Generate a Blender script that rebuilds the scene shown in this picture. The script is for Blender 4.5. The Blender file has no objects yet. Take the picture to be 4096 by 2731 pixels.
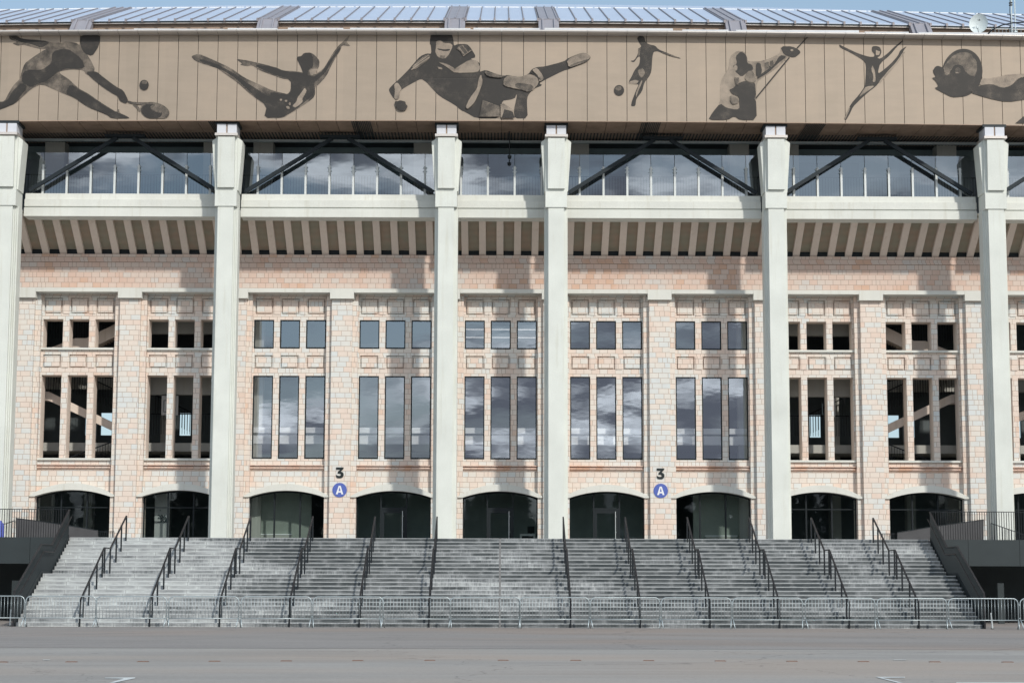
import bpy, math, random
from mathutils import Vector, Matrix
from mathutils.geometry import tessellate_polygon
rnd = random.Random(7)
S = bpy.context.scene
C = S.collection
R = math.radians
# ------------------------------------------------------------------ camera
F = 7636.0; PITCH = math.atan(966/F); YAW = R(0.34); ROLL = R(0.15)
CAM = Vector((0, -70, 1.6))
fwd = Vector((math.sin(YAW)*math.cos(PITCH), math.cos(YAW)*math.cos(PITCH), math.sin(PITCH)))
rt0 = Vector((math.cos(YAW), -math.sin(YAW), 0)); up0 = rt0.cross(fwd)
rt = rt0*math.cos(ROLL) + up0*math.sin(ROLL); up = up0*math.cos(ROLL) - rt0*math.sin(ROLL)
cd = bpy.data.cameras.new('camera'); cam = bpy.data.objects.new('camera', cd); C.objects.link(cam)
M4 = Matrix(((rt.x, up.x, -fwd.x, CAM.x), (rt.y, up.y, -fwd.y, CAM.y), (rt.z, up.z, -fwd.z, CAM.z), (0, 0, 0, 1)))
cam.matrix_world = M4
cd.sensor_width = 36; cd.lens = F/4096*36; cd.clip_start = .5; cd.clip_end = 5000
S.camera = cam
def ray(u, v):
    return fwd*F + rt*(u-2048) - up*(v-1365.5)
def at(u, v, Y):            # photo pixel -> real position on the plane at depth Y
    d = ray(u, v); t = (Y-CAM.y)/d.y
    return CAM + d*t
def zat(v, Y): return at(2003, v, Y).z
def gnd(u, v):
    d = ray(u, v); t = -CAM.z/d.z
    return CAM + d*t
# ------------------------------------------------------------------ node helper
class E:
    def __init__(s, nt, sock): s.nt = nt; s.k = sock
    def _m(s, op, b=None, c=None, clamp=False):
        n = s.nt.nodes.new('ShaderNodeMath'); n.operation = op; n.use_clamp = clamp
        for i, x in enumerate((s, b, c)):
            if x is None: continue
            if isinstance(x, E): s.nt.links.new(x.k, n.inputs[i])
            else: n.inputs[i].default_value = x
        return E(s.nt, n.outputs[0])
    def __add__(s, b): return s._m('ADD', b)
    def __sub__(s, b): return s._m('SUBTRACT', b)
    def __mul__(s, b): return s._m('MULTIPLY', b)
    def __truediv__(s, b): return s._m('DIVIDE', b)
    def floor(s): return s._m('FLOOR')
    def fract(s): return s._m('FRACT')
    def min(s, b): return s._m('MINIMUM', b)
    def max(s, b): return s._m('MAXIMUM', b)
    def pow(s, b): return s._m('POWER', b)
    def step(s, a, b):       # smooth step from a to b
        n = s.nt.nodes.new('ShaderNodeMapRange'); n.interpolation_type = 'SMOOTHSTEP'; n.clamp = True
        s.nt.links.new(s.k, n.inputs['Value']); n.inputs['From Min'].default_value = a; n.inputs['From Max'].default_value = b
        return E(s.nt, n.outputs[0])
class Mat:
    def __init__(s, name):
        s.m = bpy.data.materials.new(name); s.m.use_nodes = True; s.nt = s.m.node_tree; s.nt.nodes.clear()
        s.out = s.nt.nodes.new('ShaderNodeOutputMaterial')
        tc = s.nt.nodes.new('ShaderNodeTexCoord'); s.tc = tc
        sp = s.nt.nodes.new('ShaderNodeSeparateXYZ'); s.nt.links.new(tc.outputs['Object'], sp.inputs[0])
        s.x, s.y, s.z = [E(s.nt, sp.outputs[i]) for i in range(3)]
    def vec(s, x, y, z=0.0):
        n = s.nt.nodes.new('ShaderNodeCombineXYZ')
        for i, q in enumerate((x, y, z)):
            if isinstance(q, E): s.nt.links.new(q.k, n.inputs[i])
            else: n.inputs[i].default_value = q
        return n.outputs[0]
    def white(s, x, y):
        n = s.nt.nodes.new('ShaderNodeTexWhiteNoise'); n.noise_dimensions = '2D'; s.nt.links.new(s.vec(x, y), n.inputs['Vector'])
        return E(s.nt, n.outputs['Value'])
    def noise(s, vec, scale=1., detail=3., rough=.55):
        n = s.nt.nodes.new('ShaderNodeTexNoise'); s.nt.links.new(vec, n.inputs['Vector'])
        n.inputs['Scale'].default_value = scale; n.inputs['Detail'].default_value = detail; n.inputs['Roughness'].default_value = rough
        return E(s.nt, n.outputs[0])
    def ramp(s, e, stops, const=False):
        n = s.nt.nodes.new('ShaderNodeValToRGB'); s.nt.links.new(e.k, n.inputs[0])
        if const: n.color_ramp.interpolation = 'CONSTANT'
        el = n.color_ramp.elements
        while len(el) < len(stops): el.new(.5)
        for q, (p, c) in zip(el, stops): q.position = p; q.color = (*c, 1)
        return n.outputs[0]
    def mix(s, f, a, b, mode='MIX'):
        n = s.nt.nodes.new('ShaderNodeMix'); n.data_type = 'RGBA'; n.blend_type = mode
        for i, q in ((0, f), (6, a), (7, b)):
            if isinstance(q, E): s.nt.links.new(q.k, n.inputs[i])
            elif isinstance(q, (int, float)): n.inputs[i].default_value = q
            elif isinstance(q, tuple): n.inputs[i].default_value = (*q, 1)
            else: s.nt.links.new(q, n.inputs[i])
        return n.outputs[2]
    def bsdf(s, col, rough=.8, metal=0., bump=None, bstr=.3, bdist=.02, spec=.3):
        b = s.nt.nodes.new('ShaderNodeBsdfPrincipled')
        if isinstance(col, tuple): b.inputs['Base Color'].default_value = (*col, 1)
        else: s.nt.links.new(col, b.inputs['Base Color'])
        if isinstance(rough, E): s.nt.links.new(rough.k, b.inputs['Roughness'])
        else: b.inputs['Roughness'].default_value = rough
        b.inputs['Metallic'].default_value = metal
        b.inputs['Specular IOR Level'].default_value = spec
        if bump is not None:
            n = s.nt.nodes.new('ShaderNodeBump'); n.inputs['Strength'].default_value = bstr; n.inputs['Distance'].default_value = bdist
            s.nt.links.new(bump.k, n.inputs['Height']); s.nt.links.new(n.outputs[0], b.inputs['Normal'])
        s.nt.links.new(b.outputs[0], s.out.inputs[0]); return s.m
def plain(name, col, rough=.8, metal=0., var=.12, scale=1.5, spec=.3):
    m = Mat(name)
    n = m.noise(m.vec(m.x, m.y, m.z), scale, 5, .6)
    n2 = m.noise(m.vec(m.x, m.y, m.z), scale*14, 2, .5)
    f = n*.7 + n2*.3
    a = tuple(c*(1-var) for c in col); b = tuple(min(1, c*(1+var)) for c in col)
    return m.bsdf(m.ramp(f, [(.3, a), (.7, b)]), rough, metal, bump=n2, bstr=.15, bdist=.01, spec=spec)
def concrete(name, col, var=.08):
    m = Mat(name)
    v = m.vec(m.x, m.y, m.z)
    n = m.noise(v, .6, 5, .6); st = m.noise(m.vec(m.x*5, m.y*5, m.z*.35), 1., 4, .6); g = m.noise(v, 30, 2, .5)
    a = tuple(c*(1-var) for c in col); b = tuple(min(1, c*(1+var)) for c in col)
    c1 = m.ramp(n*.6+g*.4, [(.3, a), (.7, b)])
    c2 = m.mix(st.step(.52, .76)*.42, c1, tuple(c*q for c, q in zip(col, (.78, .74, .66))))
    return m.bsdf(c2, .85, bump=g, bstr=.12, bdist=.01)
def stone(name, tint=(1, 1, 1), bw=.36, rh=.2365, z0=0., warm=0., pal=None):
    m = Mat(name)
    X = m.x + m.y; Z = m.z - z0
    row = (Z/rh).floor()
    Xo = X + m.white(row, 3.3)*bw*.9 + row.__mul__(.5).fract()*bw
    wob = bw
    col = (Xo/wob).floor()
    r1 = m.white(col, row)
    r2 = m.white(col+17.3, row+5.1)
    # some blocks are halves
    fx = (Xo/wob).fract(); fz = (Z/rh).fract()
    dx = fx.min(fx*-1.+1.)*wob; dz = fz.min(fz*-1.+1.)*rh
    half = r2.step(.90, .901)
    hx = (fx*2).fract(); hd = hx.min(hx*-1.+1.)*(wob*.5)
    dx = dx*(half*-1.+1.) + hd*half
    mort = dx.min(dz).step(.005, .014)
    cl = m.noise(m.vec(X, Z), .35, 2, .5)
    v = r1*.62 + cl.step(.3, .7)*.38 + warm
    pal = pal or [(.0, (.63, .66, .655)), (.2, (.66, .665, .635)), (.36, (.70, .66, .60)), (.52, (.72, .635, .56)), (.70, (.72, .605, .525)), (.86, (.71, .565, .475)), (.98, (.68, .49, .37))]
    base = m.ramp(v, pal)
    g = m.noise(m.vec(m.x, m.y, m.z), 22, 3, .6); g2 = m.noise(m.vec(m.x, m.y, m.z), 5, 4, .6)
    base = m.mix(g2.step(.35, .7)*.14, base, (.50, .45, .41), 'MIX')
    base = m.mix(1., base, tint, 'MULTIPLY')
    colr = m.mix(mort, (.42*tint[0], .33*tint[1], .27*tint[2]), base)
    return m.bsdf(colr, .8, bump=mort*.8+g*.2, bstr=.35, bdist=.015)
def glass(name, fac, tint, gt=(.8, .86, 1.), wav=.004, sc=1.2):
    m = Mat(name); nt = m.nt
    tr = nt.nodes.new('ShaderNodeBsdfTransparent'); tr.inputs[0].default_value = (*tint, 1)
    gl = nt.nodes.new('ShaderNodeBsdfGlossy'); gl.inputs[0].default_value = (*gt, 1); gl.inputs['Roughness'].default_value = .015
    bp = nt.nodes.new('ShaderNodeBump'); bp.inputs['Strength'].default_value = 1; bp.inputs['Distance'].default_value = wav
    nn = m.noise(m.vec(m.x, m.y, m.z*2.2), sc, 2, .5); nt.links.new(nn.k, bp.inputs['Height']); nt.links.new(bp.outputs[0], gl.inputs['Normal'])
    fr = nt.nodes.new('ShaderNodeFresnel'); fr.inputs[0].default_value = 1.5
    f = E(nt, fr.outputs[0])*0. + fac
    mx = nt.nodes.new('ShaderNodeMixShader'); nt.links.new(f._m('MULTIPLY', 1., clamp=True).k, mx.inputs[0])
    nt.links.new(tr.outputs[0], mx.inputs[1]); nt.links.new(gl.outputs[0], mx.inputs[2]); nt.links.new(mx.outputs[0], m.out.inputs[0])
    return m.m
# ------------------------------------------------------------------ materials
m_con = concrete('pale_concrete', (.645, .67, .625), .12)
m_con2 = concrete('cornice_stone', (.64, .645, .60))
m_beam = concrete('beam_concrete', (.645, .66, .615), .12)
m_rib = concrete('rib_concrete', (.74, .64, .56))
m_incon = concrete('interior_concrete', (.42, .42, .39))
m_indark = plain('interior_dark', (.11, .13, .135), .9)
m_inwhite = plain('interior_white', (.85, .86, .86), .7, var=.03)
m_st = stone('pink_stone', warm=-.03)
m_st2 = stone('pilaster_stone', bw=.44, warm=-.10)
m_frz = stone('frieze_stone', tint=(.86, .80, .785), warm=.12, z0=zat(1054, 16.6))
m_roll = stone('moulding_stone', tint=(.9, .78, .74), bw=.3, rh=9., warm=.15)
m_dark = plain('dark_metal', (.018, .026, .03), .5, .2, spec=.4)
m_frame = plain('window_frame_metal', (.006, .011, .014), .6, .0)
m_steel = plain('brace_steel', (.02, .028, .034), .5, .3)
m_rail = plain('handrail_steel', (.012, .016, .02), .5, .2)
m_railtop = plain('handrail_worn_top', (.03, .03, .033), .45, .3)
m_white = plain('white_painted_metal', (.62, .66, .66), .5, .1, var=.05)
m_cap = plain('white_cap_panel', (.60, .62, .66), .6, var=.04)
m_galv = plain('galvanised_steel', (.42, .48, .50), .4, .55, var=.15)
m_sign = plain('black_sign', (.015, .022, .024), .5)
m_blue = plain('blue_sign', (.085, .13, .42), .6, var=.04)
m_signw = plain('white_sign', (.75, .77, .8), .6, var=.03)
m_banner = plain('grey_banner', (.42, .42, .42), .7, var=.04)
m_bltx = plain('banner_print', (.03, .05, .06), .7)
m_gutter = plain('gutter_metal', (.62, .58, .54), .35, .3, var=.06)
m_soff = plain('soffit_metal', (.30, .21, .155), .5, .3, var=.3)
m_corr = None
def corr():
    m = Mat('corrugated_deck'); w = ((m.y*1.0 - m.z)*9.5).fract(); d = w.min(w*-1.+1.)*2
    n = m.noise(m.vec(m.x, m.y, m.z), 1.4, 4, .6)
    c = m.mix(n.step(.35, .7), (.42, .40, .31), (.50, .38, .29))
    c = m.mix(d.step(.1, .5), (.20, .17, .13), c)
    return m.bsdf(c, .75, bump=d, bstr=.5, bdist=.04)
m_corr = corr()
m_roofp = plain('roof_polycarbonate', (.50, .57, .70), .3, .0, var=.05, scale=.4, spec=.6)
m_roofr = plain('roof_rib_metal', (.26, .24, .25), .5, .3)
m_girder = plain('girder_cladding', (.36, .35, .38), .5, .3)
m_fascia = plain('beige_fascia', (.34, .25, .19), .7, var=.12, scale=.5)
m_memb = plain('white_membrane', (.7, .72, .74), .7, var=.1)
m_fasc2 = plain('terrace_dark_panel', (.035, .045, .048), .55, .1, var=.1)
m_ramp = plain('ramp_grey_panel', (.075, .075, .078), .6, .1, var=.2)
m_rust = plain('rusty_plate', (.20, .125, .095), .8)
m_paint = plain('road_paint', (.62, .64, .63), .8, var=.15, scale=6)
m_dish = plain('dish_paint', (.60, .66, .66), .5, var=.03)
m_bluefab = plain('blue_fabric', (.12, .15, .5), .8)
m_lino = plain('terrace_paving', (.30, .29, .28), .8)
G_WIN = glass('window_glass', .33, (.95, .97, .98), (.80, .87, .95), .0005)
G_ARCH = glass('entrance_glass', .05, (.72, .78, .77), (.8, .88, .9), .0006)
G_GAL = glass('gallery_glass', .25, (.62, .67, .70), (.78, .85, .92), .0006, .8)
def panel_mat(name, tone):
    m = Mat(name)
    v = m.vec(m.x, m.y, m.z)
    n = m.noise(v, .45, 5, .65); n3 = m.noise(m.vec(m.x*.5, m.y, m.z*2.5), 1.3, 4, .6)
    pj = m.white((m.x/.874).floor(), 2.)
    base = m.ramp(n*.5+n3*.4+pj*.1, [(.3, (.325, .272, .215)), (.5, (.36, .298, .236)), (.7, (.395, .322, .252))])
    vo = m.nt.nodes.new('ShaderNodeTexVoronoi'); vo.inputs['Scale'].default_value = 23.; vo.inputs['Randomness'].default_value = 0.
    m.nt.links.new(m.vec(m.x+m.z*.5, 0., m.z*.9), vo.inputs['Vector'])
    d = E(m.nt, vo.outputs['Distance'])
    if tone > 0:
        r = {1: .34, 2: .50, 3: .68}[tone]
        nn = m.noise(v, 1.5, 4, .65)
        rr = d + (nn-.5)*.7
        f = rr.step(r-.08, r+.08)*-1.+1.
        base = m.mix(f, base, (.038, .035, .032))
    else:
        f = d.step(.10, .2)*-1.+1.
        base = m.mix(f*.35, base, (.15, .12, .09))
    return m.bsdf(base, .55, .15)
m_pan = [panel_mat('perforated_panel', 0), panel_mat('print_light', 1), panel_mat('print_mid', 2), panel_mat('print_dark', 3)]
def step_mat():
    m = Mat('weathered_riser_stone'); rh = RH
    row = ((m.z-.001)/rh).floor(); X = m.x + m.white(row, 1.)*1.3
    bx = (X/1.15).floor(); r = m.white(bx, row); fx = (X/1.15).fract(); dx = fx.min(fx*-1.+1.)*1.15; fz = ((m.z-.001)/rh).fract()
    n = m.noise(m.vec(m.x*1.0, m.y*.5, m.z*5.5), 1.3, 6, .7)
    n2 = m.noise(m.vec(m.x*9, m.y, m.z*1.3), 2., 4, .6)
    big = m.noise(m.vec(m.x*.5, m.y, m.z*1.1), .5, 2, .5)
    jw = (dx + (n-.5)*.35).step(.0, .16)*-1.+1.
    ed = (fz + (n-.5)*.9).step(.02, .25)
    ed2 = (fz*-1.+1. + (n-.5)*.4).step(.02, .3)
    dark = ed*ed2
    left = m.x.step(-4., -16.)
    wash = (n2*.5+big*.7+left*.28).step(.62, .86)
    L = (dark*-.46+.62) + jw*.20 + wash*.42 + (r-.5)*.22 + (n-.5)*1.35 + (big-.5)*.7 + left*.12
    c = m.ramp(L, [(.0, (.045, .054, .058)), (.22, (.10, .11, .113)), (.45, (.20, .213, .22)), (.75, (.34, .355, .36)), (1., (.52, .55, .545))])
    jl = dx.step(.003, .008)
    c = m.mix(jl, (.12, .12, .12), c)
    return m.bsdf(c, .8, bump=n, bstr=.3, bdist=.01)
RH = .1483
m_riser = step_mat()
m_nose = plain('tread_stone_sunlit', (.35, .365, .37), .75, var=.25, scale=1.2)  # sun caught on the nosings, painted in as a paler tread colour
def asphalt(name, base, sp=(.5, .5, .5)):
    m = Mat(name); v = m.vec(m.x, m.y, m.z)
    n = m.noise(m.vec(m.x*.35, m.y*1., 0.), .35, 5, .6); st = m.noise(m.vec(m.x*.12, m.y*1.6, 0.), 1., 5, .65); g = m.noise(v, 40, 2, .6); g2 = m.noise(v, 7, 4, .7)
    L = n*.5+st*.15+g2*.35
    c = m.ramp(L, [(.3, tuple(b*.78 for b in base)), (.5, base), (.7, tuple(min(1, b*1.2) for b in base))])
    warm = m.noise(m.vec(m.x*.5, m.y, 0.), .12, 2, .5)
    c = m.mix(warm.step(.4, .65)*.5, c, tuple(b*q for b, q in zip(base, (1.2, 1.0, .86))))
    big = m.noise(m.vec(m.x*.3, m.y, 0.), .22, 4, .6); c = m.mix(big.step(.5, .62)*.28, c, tuple(b*.68 for b in base))
    arc = m.noise(m.vec(m.x*.06+m.y*.02, m.y*3., 0.), .8, 5, .7); c = m.mix(arc.step(.56, .62)*.22, c, tuple(b*1.35 for b in base))
    g3 = m.noise(v, 11, 3, .75); c = m.mix(g3.step(.58, .70)*.35, c, (.46, .45, .44)); c = m.mix(g3.step(.42, .32)*.35, c, (.12, .115, .11)); c = m.mix(g.step(.62, .72)*.3, c, (.46, .45, .44))
    c = m.mix(g.step(.36, .28)*.4, c, (.06, .06, .06))
    ck = m.nt.nodes.new('ShaderNodeTexVoronoi'); ck.feature = 'DISTANCE_TO_EDGE'; ck.inputs['Scale'].default_value = .11
    w = m.noise(v, .5, 4, .6)
    m.nt.links.new(m.vec(m.x+w*3., m.y*.6+w*3., 0.), ck.inputs['Vector'])
    cr = E(m.nt, ck.outputs['Distance']).step(.0, .0055)
    c = m.mix((cr*-1.+1.)*.35, c, (.05, .05, .05))
    return m.bsdf(c, .9, bump=g, bstr=.4, bdist=.01)
m_asph = asphalt('weathered_asphalt', (.335, .318, .298))
m_asph2 = asphalt('newer_asphalt', (.275, .258, .246))
def leafy():
    m = Mat('tree_foliage'); n = m.noise(m.vec(m.x, m.y, m.z), .8, 3, .6)
    return m.bsdf(m.ramp(n, [(.3, (.02, .028, .02)), (.7, (.05, .06, .045))]), .9)
# ------------------------------------------------------------------ mesh builder
class MB:
    def __init__(s): s.v = []; s.f = []; s.mi = []; s.cur = 0
    def add(s, vs, fs):
        o = len(s.v); s.v += [tuple(q) for q in vs]
        for f in fs: s.f.append([o+i for i in f]); s.mi.append(s.cur)
        return s
    def box(s, x0, x1, y0, y1, z0, z1):
        vs = [(x, y, z) for z in (z0, z1) for y in (y0, y1) for x in (x0, x1)]
        return s.add(vs, [(0, 2, 3, 1), (4, 5, 7, 6), (0, 1, 5, 4), (2, 6, 7, 3), (0, 4, 6, 2), (1, 3, 7, 5)])
    def hexa(s, b, t):      # 4 bottom points, 4 top points
        return s.add(list(b)+list(t), [(3, 2, 1, 0), (4, 5, 6, 7), (0, 1, 5, 4), (1, 2, 6, 5), (2, 3, 7, 6), (3, 0, 4, 7)])
    def prism_y(s, poly, y0, y1):   # poly of (x,z) extruded along y
        n = len(poly); vs = [(x, y0, z) for x, z in poly] + [(x, y1, z) for x, z in poly]
        tri = tessellate_polygon([[Vector((x, z, 0)) for x, z in poly]])
        fs = [tuple(t) for t in tri] + [tuple(n+i for i in reversed(t)) for t in tri]
        fs += [(i, (i+1) % n, n+(i+1) % n, n+i) for i in range(n)]
        return s.add(vs, fs)
    def prism_x(s, poly, x0, x1):   # poly of (y,z)
        n = len(poly); vs = [(x0, y, z) for y, z in poly] + [(x1, y, z) for y, z in poly]
        tri = tessellate_polygon([[Vector((y, z, 0)) for y, z in poly]])
        fs = [tuple(t) for t in tri] + [tuple(n+i for i in reversed(t)) for t in tri]
        fs += [(i, (i+1) % n, n+(i+1) % n, n+i) for i in range(n)]
        return s.add(vs, fs)
    def beam(s, a, b, w, h, upv=(0, 0, 1)):   # rectangular bar between points
        a = Vector(a); b = Vector(b); d = (b-a).normalized(); r = d.cross(Vector(upv))
        if r.length < 1e-4: r = d.cross(Vector((0, 1, 0)))
        r.normalize(); u = r.cross(d)
        q = [(-1, -1), (1, -1), (1, 1), (-1, 1)]
        return s.hexa([a + r*i*w/2 + u*j*h/2 for i, j in q], [b + r*i*w/2 + u*j*h/2 for i, j in q])
    def tube(s, pts, r, n=8, cap=True):
        pts = [Vector(p) for p in pts]; rings = []; pu = None
        for i, p in enumerate(pts):
            d = (pts[min(i+1, len(pts)-1)] - pts[max(i-1, 0)]).normalized()
            if pu is None:
                pu = Vector((0, 0, 1)) if abs(d.z) < .9 else Vector((0, 1, 0))
            a = d.cross(pu).normalized(); pu = a.cross(d).normalized()
            rings.append([p + (a*math.cos(2*math.pi*k/n) + pu*math.sin(2*math.pi*k/n))*r for k in range(n)])
        vs = [q for g in rings for q in g]; fs = []
        for i in range(len(pts)-1):
            for k in range(n): fs.append((i*n+k, i*n+(k+1) % n, (i+1)*n+(k+1) % n, (i+1)*n+k))
        if cap: fs += [tuple(range(n))[::-1], tuple((len(pts)-1)*n+k for k in range(n))]
        return s.add(vs, fs)
    def build(s, name, mat, parent=None, smooth=False):
        me = bpy.data.meshes.new(name)
        off = parent.matrix_world.translation if parent is not None else Vector((0, 0, 0))
        if parent is not None: off = WL[parent.name]
        me.from_pydata([(x-off[0], y-off[1], z-off[2]) for x, y, z in s.v], [], s.f)
        for mm in (mat if isinstance(mat, (list, tuple)) else [mat]): me.materials.append(mm)
        if any(s.mi): me.polygons.foreach_set('material_index', s.mi)
        if smooth: me.polygons.foreach_set('use_smooth', [True]*len(me.polygons))
        me.update()
        o = bpy.data.objects.new(name, me); C.objects.link(o)
        if parent is not None: o.parent = parent
        WL[o.name] = Vector(off) if parent is not None else Vector((0, 0, 0))
        return o
WL = {}
def thing(name, label, cat, loc=(0, 0, 0), group=None):
    o = bpy.data.objects.new(name, None); C.objects.link(o); o.location = loc; WL[o.name] = Vector(loc)
    o['label'] = label; o['category'] = cat
    if group: o['group'] = group
    return o
def tag(o, label=None, cat=None, group=None, kind=None):
    if label: o['label'] = label
    if cat: o['category'] = cat
    if group: o['group'] = group
    if kind: o['kind'] = kind
    return o
def dup(o, loc, label, rz=0):
    c = o.copy(); C.objects.link(c); c.location = loc; c.rotation_euler = (0, 0, rz); c['label'] = label
    for ch in list(o.children):
        k = ch.copy(); C.objects.link(k); k.parent = c
        for g in list(ch.children):
            h = g.copy(); C.objects.link(h); h.parent = k
    return c
ORD = ['first', 'second', 'third', 'fourth', 'fifth', 'sixth', 'seventh', 'eighth', 'ninth', 'tenth', 'eleventh', 'twelfth', 'thirteenth', 'fourteenth', 'fifteenth', 'sixteenth', 'seventeenth', 'eighteenth']
# ------------------------------------------------------------------ key dimensions
STX = 17.53; TREAD = .32; LAND = 1.6
YL = 12*TREAD                     # landing front edge
Y_TOP = YL + LAND + 9*TREAD       # 8.32
PZ = 23*RH                        # platform height 3.41
GR = 4.84                         # bay grid
YC = 12.5                         # column front
YP = 16.5                         # pilaster front
YW = 17.0                         # wall plane
XE = 6.5*GR                       # half length modelled
BAYS = [i*GR for i in range(-6, 7)]
PILS = [(i+.5)*GR for i in range(-7, 7)]
COLS = [-31.46, -21.78, -12.1, -2.42, 2.42, 12.1, 21.78, 31.46]
def sag(x): return x*x/1150.
# ------------------------------------------------------------------ ground
g = MB().add([(-400, -400, 0), (400, -400, 0), (400, 300, 0), (-400, 300, 0)], [(0, 1, 2, 3)]).build('ground', m_asph)
tag(g, 'worn grey asphalt forecourt in front of the stairs', kind='structure')
ya = gnd(2003, 2597).y
g = MB().add([(-70, ya, .004), (70, ya+1.2, .004), (70, 12, .004), (-70, 12, .004)], [(0, 1, 2, 3)]).build('pavement', m_asph2)
tag(g, 'darker newer asphalt strip at the foot of the stairs', kind='structure')
def gpoly(name, pts, mat, z=.009):
    P = [gnd(*p) for p in pts]
    n = len(P); mb = MB().add([(p.x, p.y, z) for p in P], [tuple(range(n))])
    return mb.build(name, mat)
for pts, lb in (([(420, 2710.5), (541, 2709), (540, 2713), (455, 2731), (436, 2731), (495, 2714), (420, 2713)], 'white painted arrow mark on the asphalt at lower left'),
                ([(3501, 2707), (3620, 2707), (3620, 2710), (3530, 2711), (3612, 2731), (3592, 2731)], 'white painted arrow mark on the asphalt at lower right'),
                ([(3825, 2729.5), (4200, 2729.5), (4200, 2733), (3825, 2733)], 'white painted line at the bottom right corner'),
                ([(172, 2638), (200, 2638), (200, 2640), (172, 2640)], 'short faded white dash on the asphalt at left'),
                ([(3575, 2638), (3625, 2638), (3625, 2639.5), (3575, 2639.5)], 'short faded white dash on the asphalt at right')):
    tag(gpoly('road_marking', pts, m_paint), lb, kind='structure')
for i, u in enumerate([8, 286, 572, 858, 1145, 1431, 1719, 2013, 2303, 2595, 2881, 3168, 3454, 3739, 4030]):
    p = gnd(u, 2648 - 8*math.exp(-((u-2000)/1400.)**2)); mb = MB().box(p.x-.115, p.x+.115, p.y-.06, p.y+.06, .0, .010); mb.box(p.x-.10, p.x+.10, p.y-.03, p.y+.03, .010, .016)
    tag(mb.build('ground_plate', m_rust), 'small rusty steel plate set in the asphalt, %s in the row from the left' % ORD[i], 'metal plate', 'rusty plates in a row on the asphalt')
# ------------------------------------------------------------------ staircase
sc = thing('staircase', 'wide weathered grey stone staircase climbing to the entrance', 'staircase', (0, 0, 0))
ys = [i*TREAD for i in range(13)] + [YL + LAND + i*TREAD for i in range(10)]
for i, y in enumerate(ys):
    yn = ys[i+1] if i+1 < len(ys) else Y_TOP+.5
    z0 = i*RH; z1 = (i+1)*RH; mb = MB()
    mb.cur = 0
    mb.box(-STX, STX, y+.006, yn+.05, z0, z1-.022)
    mb.cur = 1
    prof = [(y, z1-.021), (y, z1-.012), (y+.012, z1), (yn+.005, z1), (yn+.005, z1-.021)]
    x = -STX
    while x < STX-.01:
        w = min(1.6+rnd.random()*1.2, STX-x)
        if STX-x-w < .5: w = STX-x
        mb.prism_x(prof, x+.002, x+w-.002); x += w
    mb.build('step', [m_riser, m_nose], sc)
jt = MB()
for i, y in enumerate(ys): jt.box(-.035, .035, y-.004, y+.02, i*RH+.004, (i+1)*RH+.002)
jt.build('expansion_joint', plain('joint_filler', (.20, .20, .20), .8), sc)
# balustrades at both ends of the stairs
def topline(y):    # tread height line used by balustrades
    if y <= YL: return RH + y/TREAD*RH
    if y <= YL+LAND: return 13*RH
    return 13*RH + RH*(y-YL-LAND)/TREAD + RH*.5
for sx, lb in ((-1, 'dark steel balustrade closing the left end of the staircase'), (1, 'dark steel balustrade closing the right end of the staircase')):
    X = sx*(STX+.06)
    b = thing('stair_balustrade', lb, 'balustrade', (X, 0, 0), 'balustrades at the ends of the stairs')
    H = 1.12
    pts = [(-.15, RH), (YL-.1, 13*RH), (YL+LAND, 13*RH), (Y_TOP, PZ)]
    def zl(y):
        for (a, za), (c, zc) in zip(pts, pts[1:]):
            if y <= c: return za + (zc-za)*max(0, (y-a))/(c-a)
        return PZ
    bars = MB(); y = -.12
    while y < Y_TOP:
        bars.box(X-.006, X+.006, y-.022, y+.022, zl(y)-.42 if y > .3 else .0, zl(y)+H-.02); y += .085
    bars.build('balusters', m_dark, b)
    st = MB()
    for (a, za), (c, zc) in zip(pts, pts[1:]):
        st.add([(X-.02, a, max(0, za-.45)), (X+.02, a, max(0, za-.45)), (X+.02, a, za+.1), (X-.02, a, za+.1),
                (X-.02, c, zc-.45), (X+.02, c, zc-.45), (X+.02, c, zc+.1), (X-.02, c, zc+.1)],
               [(0, 1, 2, 3), (7, 6, 5, 4), (0, 4, 5, 1), (1, 5, 6, 2), (2, 6, 7, 3), (3, 7, 4, 0)])
    st.build('side_plate', m_dark, b)
    tr = MB()
    for (a, za), (c, zc) in zip(pts, pts[1:]): tr.beam((X, a, za+H), (X, c, zc+H), .07, .025)
    tr.box(X-.03, X+.03, -.18, -.12, 0, RH+H)
    tr.build('top_rail', m_railtop, b)
    hr = MB(); Xi = X - sx*.09
    hr.tube([(Xi, a, za+.83) for a, za in pts], .024)
    for k in range(9):
        y = .2+k*.95; hr.tube([(Xi, y, zl(y)+.81), (X, y, zl(y)+.76)], .01, 6)
    hr.build('handrail', m_railtop, b)
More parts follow.
